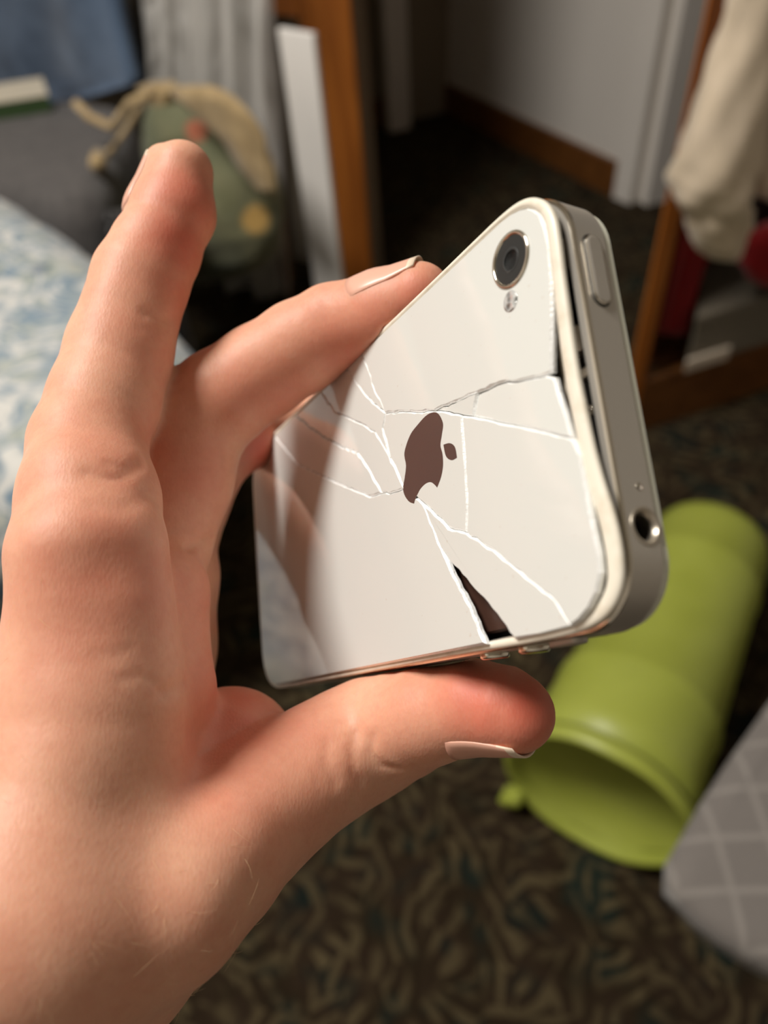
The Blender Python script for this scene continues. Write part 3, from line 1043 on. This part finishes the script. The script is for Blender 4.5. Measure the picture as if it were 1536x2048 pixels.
# fine pale hairs on the wrist and forearm
hv = []; hf = []
cand = np.argwhere((HV[:, 0] / HV[:, 2] * F + CX < 520) & (HV[:, 1] / HV[:, 2] * F + CY > 1150) & (HN[:, 2] < 0.35))[:, 0]
for i in RNG.choice(cand, 620, replace=False):
    p, n_ = HV2[i], HN[i]
    py_ = p[1] / p[2] * F + CY
    if py_ < 1650 and RNG.random() > (0.55 if p[0] / p[2] * F + CX < 170 else 0.0):
        continue
    dr = np.array([0.55, 0.62, -0.1]) + RNG.normal(0, 0.45, 3)
    dr = dr - n_ * (dr @ n_); dr = dr / np.linalg.norm(dr)
    ln = RNG.uniform(1.5, 4.2); cu = np.cross(n_, dr) * RNG.uniform(-.4, .4)
    sd = np.cross(dr, n_) * 0.017
    k0 = len(hv)
    for s in range(5):
        u = s / 4
        c = p + dr * ln * u + cu * ln * u * u + n_ * (0.05 + 0.9 * u * (1 - 0.55 * u))
        w_ = 1 - 0.75 * u
        hv += [c - sd * w_, c + sd * w_, c + n_ * 0.03 * w_]
    for s in range(4):
        a = k0 + s * 3
        for q in range(3):
            r_ = (q + 1) % 3
            hf.append((a + q, a + r_, a + 3 + r_, a + 3 + q))
ho = obj('arm_hair', (np.array(hv) - HC) * MM, hf, mat('pale_hair', lin(236, 204, 160), 0.3), hand)
tag(ho, kind='stuff')


# ------------------------------------------------------------------ background things
def cloth_mat(name, c1, c2=None, scale=8, rough=0.9, weave=700, sheen=0.25, bump_=0.25):
    m = mat(name, c1, rough, sheen=sheen, spec=0.2)
    t = NT(m)
    v = t.coords()
    t.color(t.ramp(t.noise(v, scale, 4, 0.6).outputs[0], [(0.35, c1), (0.65, c2 or c1)]))
    t.bump(t.noise(v, weave, 2).outputs[0], bump_, 0.002)
    return m


def ring_offset(P, s):
    """grow (s > 0) or shrink a closed outline"""
    P = np.array(P)[:, :2]
    n = len(P)
    A_ = 0.5 * sum(P[i - 1][0] * P[i][1] - P[i][0] * P[i - 1][1] for i in range(n))
    sg = 1 if A_ > 0 else -1
    out = []
    for i in range(n):
        d = P[(i + 1) % n] - P[i - 1]; d = d / np.linalg.norm(d)
        out.append(P[i] + np.array([d[1], -d[0]]) * s * sg)
    return np.array(out)


def dense(P, step, rnd=2):
    P = [np.array(p)[:2] for p in P]
    for _ in range(rnd):                       # Chaikin: rounds the corners
        Q = []
        for i in range(len(P)):
            a, b = P[i], P[(i + 1) % len(P)]
            Q += [a * 0.8 + b * 0.2, a * 0.2 + b * 0.8]
        P = Q
    Q = []
    for i in range(len(P)):
        a, b = P[i], P[(i + 1) % len(P)]
        k = max(1, int(np.linalg.norm(b - a) / step))
        Q += [a + (b - a) * q / k for q in range(k)]
    return np.array(Q)


def slab(name, outline, prof, m, parent=None, wave=0.0, seed=1, step=0.04, rnd=2, wavef=9):
    """padded slab: prof = [(offset, z)] from the lower edge up to the top"""
    O = dense(outline, step, rnd)
    rg = np.random.default_rng(seed)
    ph = rg.uniform(0, 6, 4)
    rings = []
    for k_, (s, z) in enumerate(prof):
        Q = ring_offset(O, s)
        zz = z + wave * np.array([math.sin(i * 0.7 * wavef / 9 + ph[0]) + 0.6 * math.sin(i * 1.7 * wavef / 9 + ph[1]) for i in range(len(Q))])
        rings.append([(q[0], q[1], h) for q, h in zip(Q, zz)])
    return loft(name, rings, m, parent)


# --- bed with its printed bedspread
def spread_mat():
    m = mat('printed_cotton', lin(206, 206, 200), 0.9, sheen=0.2)
    t = NT(m)
    v = t.coords()
    n_ = t.noise(v, 9, 2, 0.5, 2.2)
    ring_ = t.math('ABSOLUTE', t.math('SUBTRACT', n_.outputs[0], 0.5))
    c = t.ramp(ring_, [(0.0, lin(200, 198, 192)), (0.04, lin(190, 189, 184)), (0.09, lin(92, 120, 140)), (0.15, lin(176, 177, 168)), (0.24, lin(126, 138, 132))])
    vo = t.n('ShaderNodeTexVoronoi'); vo.inputs['Scale'].default_value = 13
    t.l(v, vo.inputs['Vector'])
    spots = t.ramp(vo.outputs['Distance'], [(0.14, (1, 1, 1)), (0.24, (0, 0, 0))])
    c = t.mix(t.math('MULTIPLY', spots, 0.75), c, lin(58, 82, 104))
    n3 = t.noise(v, 6, 3, 0.6, 1.0)
    c = t.mix(t.ramp(n3.outputs[0], [(0.55, (0, 0, 0)), (0.68, (0.7, 0.7, 0.7))]), c, lin(90, 116, 136))
    t.color(c)
    t.bump(t.noise(v, 26, 3).outputs[0], 0.5, 0.012)
    return m


bed_out = [gz(425, 690, .5), gz(150, 455, .5), gz(-40, 330, .5), (-1.35, 1.95), (-1.95, 1.2), (-1.7, 0.05), (-0.95, -0.1), gz(30, 1205, .36), gz(330, 930, .45)]
bed = tag(empty('bed', loc=(-1.0, 0.9, 0)), 'bed under a white cotton spread printed with pale blue swirls', 'bed')
BI = Matrix.Translation((1.0, -0.9, 0))
bs = slab('bedspread', bed_out, [(-0.01, 0.325), (0.012, 0.33), (0.012, 0.40), (0.0, 0.455), (-0.03, 0.487), (-0.07, 0.5)], spread_mat(), bed, 0.004)
bs.matrix_parent_inverse = BI
bb = slab('bed_base', bed_out, [(-0.10, 0.0), (-0.10, 0.40)], cloth_mat('dark_base_cloth', lin(24, 22, 22)), bed)
bb.matrix_parent_inverse = BI

# --- grey upholstered box beyond the bed, black bag beside it
M_GREYC = cloth_mat('grey_weave', lin(92, 88, 86), lin(76, 73, 72), 60, 0.9, 300, 0.2, 0.6)
M_BLACKC = cloth_mat('black_nylon', lin(22, 19, 21), lin(30, 26, 28), 12, 0.7)
go = tag(slab('ottoman', [gz(-120, 205, .44), gz(130, 190, .44), gz(262, 206, .44), gz(250, 250, .44), gz(172, 430, .44), gz(-120, 345, .44)],
              [(-0.02, 0.0), (-0.005, 0.03), (0, 0.38), (-0.008, 0.415), (-0.025, 0.435), (-0.04, 0.44)], M_GREYC, rnd=1),
         'charcoal grey woven ottoman beyond the bed, its flat top bare', 'ottoman')
tag(slab('black_bag', [gz(268, 385, .40), gz(288, 385, .40), gz(312, 425, .40), gz(330, 520, .40), gz(246, 520, .40)],
         [(-0.03, 0.0), (0.0, 0.05), (0.005, 0.25), (-0.01, 0.34), (-0.04, 0.385), (-0.09, 0.40)], M_BLACKC, rnd=2, wave=0.005),
    'black nylon bag slumped between grey ottoman and olive drawstring bag', 'bag')

# --- things in front of the closet wall
def hang_sheet(name, rows, off, m, th=0.02, fold=0.02, nf=5, ns=28, seed=0, parent=None, top=None, plane=None):
    """hanging cloth: rows = [(y, x_left, x_right)] seen on the plane 'off' metres before the closet wall; real folds and thickness"""
    p0, nrm = plane or (POST + CN * off, CN)
    rg = np.random.default_rng(seed)
    ph = rg.uniform(0, 6.28, 4)
    fr_, bk = [], []
    R_ = []
    for (y, xl, xr) in rows:
        R_.append((onv(xl, y, p0, nrm), onv(xr, y, p0, nrm)))
    if top is not None:
        a, b = R_[0]
        if top > a[2]:
            R_.insert(0, (np.array([a[0], a[1], top]), np.array([b[0], b[1], top])))
    # resample rows
    RR = []
    for (a, b), (c, d) in zip(R_[:-1], R_[1:]):
        k = 6
        RR += [(a + (c - a) * q / k, b + (d - b) * q / k) for q in range(k)]
    RR.append(R_[-1])
    N3 = np.array([nrm[0], nrm[1], 0.0]); N3 = N3 / np.linalg.norm(N3)
    if N3 @ (CAMP - RR[0][0]) < 0: N3 = -N3
    for i, (a, b) in enumerate(RR):
        w = i / len(RR)
        row = []
        for j in range(ns + 1):
            u = j / ns
            f_ = fold * (math.sin(u * nf * 6.28 + ph[0] + 0.8 * math.sin(w * 4 + ph[1])) + 0.5 * math.sin(u * nf * 2.3 * 6.28 + ph[2] + w * 3)) * (0.6 + 0.6 * w)
            row.append(a + (b - a) * u + N3 * f_)
        fr_.append(row); bk.append([p - N3 * th for p in row])
    rings = [r + q[::-1] for r, q in zip(fr_, bk)]
    return loft(name, rings, m, parent)


M_DENIM = cloth_mat('blue_denim', lin(88, 106, 130), lin(48, 64, 86), 5, 0.9, 500)
tag(hang_sheet('trousers', [(-60, -90, 215), (60, -90, 242), (165, -80, 272), (190, -80, 190), (206, -80, 60)], .20, M_DENIM, .035, .012, 1.3, seed=3, top=.86), 'dusty blue denim trousers hanging above the grey ottoman', 'trousers')
# white book with green edges lying on the ottoman
bkp = [gz(-70, 232, .46), gz(-60, 196, .46), gz(88, 172, .46), gz(100, 205, .46)]
bk_ = tag(empty('book', loc=tuple(gz(20, 205, .44))), 'white covered book with dark green pages edge lying on ottoman', 'book')
bi_ = bk_.matrix_world.copy(); bi_ = Matrix.Translation(-Vector(bk_.location))
o = from_bm('page_block', prism_bm([q[:2] for q in bkp], 0.441, 0.475), mat('green_edge', lin(44, 66, 30), 0.6), bk_); o.matrix_parent_inverse = bi_
o = from_bm('cover', prism_bm(ring_offset([q[:2] for q in bkp], 0.004), 0.4752, 0.479), mat('white_cover', lin(206, 196, 176), 0.5), bk_); o.matrix_parent_inverse = bi_

# --- olive drawstring bag with printed flowers
def bag_mat():
    m = mat('olive_print', lin(100, 102, 74), 0.85, sheen=0.2)
    t = NT(m)
    v = t.coords()
    g = t.noise(v, 7, 3)
    c = t.ramp(g.outputs[0], [(0.35, lin(92, 96, 70)), (0.55, lin(112, 110, 80)), (0.7, lin(70, 76, 52))])
    vo = t.n('ShaderNodeTexVoronoi'); vo.inputs['Scale'].default_value = 9
    t.l(v, vo.inputs['Vector'])
    sp = t.ramp(vo.outputs['Distance'], [(0.2, (1, 1, 1)), (0.3, (0, 0, 0))])
    fl = t.ramp(vo.outputs['Color'], [(0.2, lin(150, 84, 58)), (0.4, lin(186, 150, 84)), (0.6, lin(100, 100, 70)), (0.8, lin(206, 192, 160))], 'CONSTANT')
    t.color(t.mix(sp, c, fl))
    t.bump(t.noise(v, 14, 3).outputs[0], 0.5, 0.02)
    return m


bag = tag(empty('drawstring_bag', loc=tuple(onv(430, 540, POST + CN * .2, CN))), 'olive drawstring bag with printed flowers and tan gathered top', 'bag')
bagI = Matrix.Translation(-Vector(bag.location))
M_TAN = cloth_mat('tan_canvas', lin(180, 156, 116), lin(146, 124, 88), 14)


def pouch(name, rows, off, m, depth, parent=None, n=24, crumple=0.03, seed=0, plane=None, inv=None, extra_top=None):
    p0, nrm = plane or (POST + CN * off, CN)
    rg = np.random.default_rng(seed); ph = rg.uniform(0, 6.28, 6)
    nv = np.array([nrm[0], nrm[1], 0.0]); nv = nv / np.linalg.norm(nv)
    if nv @ (CAMP - np.array([p0[0], p0[1], 0])) < 0: nv = -nv
    rings = []
    rr_ = []
    for y, xl, xr in rows:
        a, b = onv(xl, y, p0, nrm), onv(xr, y, p0, nrm)
        rr_.append(((a + b) / 2, (b - a) / 2))
    if extra_top is not None:
        c, h = rr_[0]; rr_.insert(0, (np.array([c[0], c[1], extra_top]), h))
    full = []
    for (c0, h0), (c1, h1) in zip(rr_[:-1], rr_[1:]):
        for q in range(4):
            full.append((c0 + (c1 - c0) * q / 4, h0 + (h1 - h0) * q / 4))
    full.append(rr_[-1])
    for i, (c, h) in enumerate(full):
        hw = np.linalg.norm(h)
        ring = []
        for j in range(n):
            a = 2 * math.pi * j / n
            k = 1 + crumple * (math.sin(3 * a + ph[0] + i * .35) + math.sin(5 * a + ph[1] - i * .5) + 0.6 * math.sin(9 * a + ph[2] + i * .8))
            ring.append(c + h * math.cos(a) * k + nv * math.sin(a) * hw * depth * k)
        rings.append(ring)
    o = loft(name, rings, m, parent)
    if inv is not None: o.matrix_parent_inverse = inv
    return o


pouch('pouch', [(205, 300, 372), (232, 300, 420), (280, 306, 480), (340, 308, 520), (400, 316, 545), (450, 326, 556), (500, 345, 552), (535, 380, 530)], .32, bag_mat(), .55, bag, seed=5, inv=bagI)
pouch('gathered_top', [(168, 282, 345), (180, 288, 352), (196, 292, 350), (210, 300, 352)], .32, M_TAN, .6, bag, crumple=.07, seed=2, inv=bagI)
pouch('canvas_flap', [(172, 350, 420), (195, 352, 470), (230, 400, 500), (280, 445, 528), (340, 480, 545), (385, 520, 552)], .40, M_TAN, .18, bag, crumple=.10, seed=7, inv=bagI)
o = tube('cord', [onv(x, y, POST + CN * .45, CN) for x, y in [(298, 190), (262, 205), (225, 255), (180, 235), (150, 205)]], 0.009, M_TAN, bag); o.matrix_parent_inverse = bagI
o = tube('cord', [gz(x, y, z_) for x, y, z_ in [(292, 192, .5), (250, 262, .462), (222, 300, .455), (199, 322, .45)]], 0.006, M_TAN, bag); o.matrix_parent_inverse = bagI
o = tube('toggle', [gz(194, 330, .455), gz(199, 312, .455)], [0.016, 0.016], M_TAN, bag); o.matrix_parent_inverse = bagI

# --- dark coat in a clear plastic garment cover
def plastic_mat():
    m = mat('clear_plastic', lin(222, 219, 214), 0.14, spec=0.9)
    t = NT(m)
    t.b.inputs['Alpha'].default_value = 0.5
    t.bump(t.noise(t.coords((1.0, 1.0, 0.45), rot=(0.5, 0.4, 0.3)), 7, 1.5, 0.5, 1.2).outputs[0], 0.7, 0.05)
    return m


tag(hang_sheet('garment_cover', [(-60, 290, 546), (100, 300, 548), (200, 300, 554), (330, 330, 566), (470, 360, 580), (590, 380, 592)], .165, plastic_mat(), .004, .028, 4, 40, seed=8, top=1.05), 'clear crinkled plastic garment cover hanging behind olive bag', 'garment cover')
tag(hang_sheet('coat', [(-60, 250, 500), (150, 268, 515), (330, 320, 530), (590, 380, 560)], .05, cloth_mat('grey_wool', lin(112, 107, 101), lin(66, 62, 58), 5), .03, .012, 3, seed=5, top=1.05), 'dark grey coat hanging inside the clear plastic cover', 'coat')

# --- white panel standing against the wooden post
PP = POST + CN * .24
ba, bbp = onv(630, 590, PP, CN), onv(686, 598, PP, CN)
zt = onv(604, 64, PP, CN)[2]
bm = line_box(ba, bbp, 0.012, 0.0, zt); bevel(bm, 0.004)
tag(from_bm('panel', bm, M_BOARD), 'narrow white panel standing beside the left wooden post', 'panel')
zt = onv(604, 50, POST, CN)[2]
S(from_bm('trim_4', line_box(POST - CN * .0 + CD * 0.04, POST + CD * 0.32, 0.02, zt + 0.02, zt + 0.16), M_WOOD))

# --- lime waste bin lying on its side
def lime_mat():
    m = mat('lime_plastic', lin(160, 168, 70), 0.42, spec=0.45)
    t = NT(m)
    b = t.b
    b.inputs['Subsurface Weight'].default_value = 0.15
    b.inputs['Subsurface Radius'].default_value = (0.6, 0.6, 0.1)
    b.inputs['Subsurface Scale'].default_value = 0.01
    t.color(t.ramp(t.noise(t.coords(), 12, 3).outputs[0], [(0.35, lin(162, 170, 74)), (0.7, lin(152, 160, 64))]))
    return m


M_LIME = lime_mat()
c1 = np.array([.222, .372, .119]); az = math.radians(54); ln_ = .5
c2 = c1 + np.array([math.cos(az) * ln_, math.sin(az) * ln_, -0.022])
axb = (c2 - c1) / np.linalg.norm(c2 - c1)
sa = np.cross(axb, [0, 0, 1]); sa /= np.linalg.norm(sa); sb = np.cross(sa, axb)
binM = Matrix([[sa[i], axb[i], sb[i], c1[i]] for i in range(3)] + [[0, 0, 0, 1]])
wb = tag(empty('waste_bin', binM), 'lime green plastic waste bin lying on its side on carpet', 'bin')


def lathe_y(name, prof, m, n=56, wob=0.0):
    rings = []
    for r, y in prof:
        rings.append([(r * math.cos(2 * math.pi * j / n) * (1 + wob * math.sin(3 * 2 * math.pi * j / n + 1)), y + wob * .12 * math.sin(7 * 2 * math.pi * j / n) * (1 if y < .03 else 0), r * math.sin(2 * math.pi * j / n)) for j in range(n)])
    return loft(name, rings, m, wb, caps=True)


LB = float(np.linalg.norm(c2 - c1))
rad = lambda y: 0.112 - 0.024 * y / LB
lathe_y('body', [(rad(0.012) - .0025, 0.012), (rad(.012), 0.012)] + [(rad(y) + dz, y) for y, dz in [(.06, 0), (.13, 0), (.138, .003), (.15, .003), (.158, 0), (.26, 0), (.38, 0), (.388, .0025), (.4, .0025), (.408, 0), (LB - .03, 0), (LB - .01, -.003), (LB - .002, -.01), (LB, -.02)]] + [(0.01, LB)] +
        [(0.01, LB - .003), (rad(LB) - .012, LB - .004), (rad(LB - .03) - .003, LB - .03), (rad(.2) - .0028, .2), (rad(.02) - .0027, .0125)], M_LIME)
lathe_y('rim', [(.109, 0.012), (.110, -.001), (.1165, -.004), (.1205, -.001), (.121, .010), (.1195, .018), (.1165, .016), (.115, .006), (.112, .012)], M_LIME, wob=0.006)
tb = bmesh.new(); box_bm(tb, -.016, .016, -.022, .006, -.010, .004); bevel(tb, .004)
tb_o = from_bm('rim_tab', tb, M_LIME, wb, True); tb_o.location = (-.100, 0.0, -.078); tb_o.rotation_euler = (0, math.radians(-45), 0)

# --- grey checked blanket over a seat, lower right corner
def check_mat():
    m = mat('grey_check', lin(128, 123, 118), 0.92, sheen=0.2)
    t = NT(m)
    v = t.coords(rot=(0, 0, math.radians(4)))
    sx = t.n('ShaderNodeSeparateXYZ'); t.l(v, sx.inputs[0])
    ln1 = t.math('PINGPONG', t.math('ADD', sx.outputs[0], 0.013), 0.0195)
    ln2 = t.math('PINGPONG', t.math('ADD', sx.outputs[1], 0.004), 0.0195)
    mn = t.math('MINIMUM', ln1, ln2)
    c = t.ramp(t.math('MULTIPLY', mn, 30), [(0.03, lin(134, 128, 122)), (0.10, lin(114, 108, 103))])
    t.color(c)
    t.bump(t.noise(v, 500, 2).outputs[0], 0.4, 0.002)
    return m


seat = tag(empty('seat', loc=tuple(gz(1700, 1700, .42) * np.array([1, 1, 0]))), 'seat under a grey checked blanket in the lower right corner', 'seat')
sI = Matrix.Translation(-Vector(seat.location))
s_out = [gz(1590, 1330, .42), gz(1425, 1565, .42), gz(1322, 1742, .42), gz(1420, 1850, .42), gz(1580, 1945, .42), gz(1950, 2050, .42), gz(2150, 1700, .42), gz(1900, 1330, .42)]
o = slab('blanket', s_out, [(-.008, .385), (0, .387), (.0, .408), (-.004, .416), (-.012, .42), (-.02, .422)], check_mat(), seat, .0012, step=.012, rnd=1); o.matrix_parent_inverse = sI
o = slab('seat_base', [gz(1860, 1480, .3), gz(1850, 1780, .3), gz(2100, 1900, .3), gz(2150, 1600, .3)], [(0, 0), (0, .386)], M_BLACKC, seat); o.matrix_parent_inverse = sI

# --- open wooden wardrobe with hanging clothes
WA = np.array([0.476, 1.137]); wd = np.array([0.952, 0.305]); wn = np.array([0.40, 0.917])
WNV = np.array([-0.305, 0.952])
wr = tag(empty('wardrobe', loc=(WA[0], WA[1], 0)), 'open wooden wardrobe frame at the right with clothes hanging', 'wardrobe')
wI = Matrix.Translation((-WA[0], -WA[1], 0))


def wpart(name, bm, m, bev=.004):
    if bev: bevel(bm, bev, 1)
    o = from_bm(name, bm, m, wr); o.matrix_parent_inverse = wI
    return o


P2 = lambda a, b: WA + wd * a + wn * b
wpart('post', prism_bm([P2(0, 0), P2(.038, 0), P2(.038, .05), P2(0, .05)], 0, 1.95), M_WOOD)
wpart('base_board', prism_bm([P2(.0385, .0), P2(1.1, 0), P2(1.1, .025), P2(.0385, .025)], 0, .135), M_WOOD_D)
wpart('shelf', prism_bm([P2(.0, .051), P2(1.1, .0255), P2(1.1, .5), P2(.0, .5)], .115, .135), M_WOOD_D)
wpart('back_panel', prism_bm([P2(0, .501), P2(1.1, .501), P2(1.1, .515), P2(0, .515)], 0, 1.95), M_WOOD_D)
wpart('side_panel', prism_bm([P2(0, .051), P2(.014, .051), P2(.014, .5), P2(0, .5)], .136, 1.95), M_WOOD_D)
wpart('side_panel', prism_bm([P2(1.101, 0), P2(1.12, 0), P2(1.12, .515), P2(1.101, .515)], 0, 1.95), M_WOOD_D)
wpart('top_board', prism_bm([P2(0, 0), P2(1.12, 0), P2(1.12, .515), P2(0, .515)], 1.951, 1.975), M_WOOD)
rl = tube('rail', [(*P2(.015, .2), 1.62), (*P2(1.1, .2), 1.62)], .012, M_CHROME, wr); rl.matrix_parent_inverse = wI
pl = lambda b: (P2(0, b), WNV)
M_RED = cloth_mat('red_cloth', lin(150, 18, 22), lin(120, 10, 16), 6, 0.85)
M_MAROON = cloth_mat('maroon_cloth', lin(58, 14, 16), lin(40, 10, 12), 6, 0.85)
tag(hang_sheet('robe', [(-40, 1482, 1550), (200, 1434, 1500), (400, 1380, 1450), (600, 1332, 1388), (670, 1320, 1370)], 0, M_RED, .02, .005, 2, 14, seed=2, top=1.6, plane=pl(.035)), 'long red robe hanging next to the wardrobe post', 'robe')
tag(hang_sheet('jacket', [(-40, 1520, 1900), (300, 1440, 1800), (400, 1430, 1760), (480, 1420, 1740)], 0, M_MAROON, .05, .015, 4, 30, seed=6, top=1.6, plane=pl(.24)), 'dark maroon jacket hanging behind the cream sweater', 'jacket')
M_CREAM = cloth_mat('cream_knit', lin(224, 206, 182), lin(208, 190, 164), 10, 0.95, 350, 0.3, 0.5)
sw = tag(empty('sweater', loc=tuple(onv(1430, 500, *pl(.02)))), 'cream knitted sweater hanging with its long sleeve at front', 'sweater')
swI = Matrix.Translation(-Vector(sw.location))
pouch('sleeve', [(-50, 1475, 1580), (60, 1455, 1560), (160, 1420, 1536), (250, 1388, 1516), (320, 1364, 1504), (365, 1354, 1496), (400, 1358, 1490), (425, 1374, 1488), (450, 1380, 1486)], 0, M_CREAM, .8, sw, seed=3, plane=pl(-.10), inv=swI, extra_top=1.55, crumple=.06)
pouch('cuff', [(446, 1378, 1487), (462, 1380, 1486), (490, 1390, 1480), (505, 1402, 1474), (512, 1412, 1466)], 0, M_CREAM, .75, sw, seed=4, plane=pl(-.10), inv=swI, crumple=.03)
pouch('body', [(-50, 1540, 1840), (120, 1520, 1830), (260, 1502, 1800), (340, 1494, 1790), (385, 1500, 1780), (398, 1512, 1770)], 0, M_CREAM, .3, sw, seed=9, plane=pl(.09), inv=swI, extra_top=1.55, crumple=.05)
tag(pouch('cloth_bag', [(455, 1530, 1620), (480, 1500, 1650), (530, 1484, 1660), (555, 1494, 1660), (568, 1516, 1650), (575, 1545, 1630)], 0, M_RED, .5, seed=12, plane=pl(-.03)), 'bright red cloth bag hanging below the sweater at right edge', 'bag')
# storage box on the wardrobe's shelf
b0, b1 = gz(1368, 741, .136), gz(1560, 680, .136)
dbx = (b1 - b0)[:2]; dbx = dbx / np.linalg.norm(dbx); dn = wn
bxo = tag(empty('storage_box', loc=(b0[0], b0[1], .136)), 'pale grey storage box on the shelf of the wooden wardrobe', 'box')
xI = Matrix.Translation((-b0[0], -b0[1], -.136))
M_PALE = mat('pale_card', lin(120, 112, 98), 0.7)
M_PALE2 = mat('white_card', lin(206, 192, 174), 0.6)
tl = onv(1402, 590, b0[:2] + dn * .1, dn)
bm = prism_bm([b0[:2], b0[:2] + dbx * .26, b0[:2] + dbx * .26 + dn * .17, b0[:2] + dn * .17 + dbx * .0], .137, .235); bevel(bm, .006)
o = from_bm('box_body', bm, M_PALE, bxo); o.matrix_parent_inverse = xI
bm = prism_bm([b0[:2] - dbx * .004 - dn * .004, b0[:2] + dbx * .264 - dn * .004, b0[:2] + dbx * .264 + dn * .174, b0[:2] - dbx * .004 + dn * .174], .2355, .255); bevel(bm, .004)
o = from_bm('lid', bm, M_PALE, bxo); o.matrix_parent_inverse = xI
bm = prism_bm([b0[:2] - dn * .012, b0[:2] + dbx * .10 - dn * .012, b0[:2] + dbx * .10 - dn * .001, b0[:2] - dn * .001], .137, .165); bevel(bm, .003)  # paler strip along the lower left front edge of the box
o = from_bm('pale_strip', bm, M_PALE2, bxo); o.matrix_parent_inverse = xI
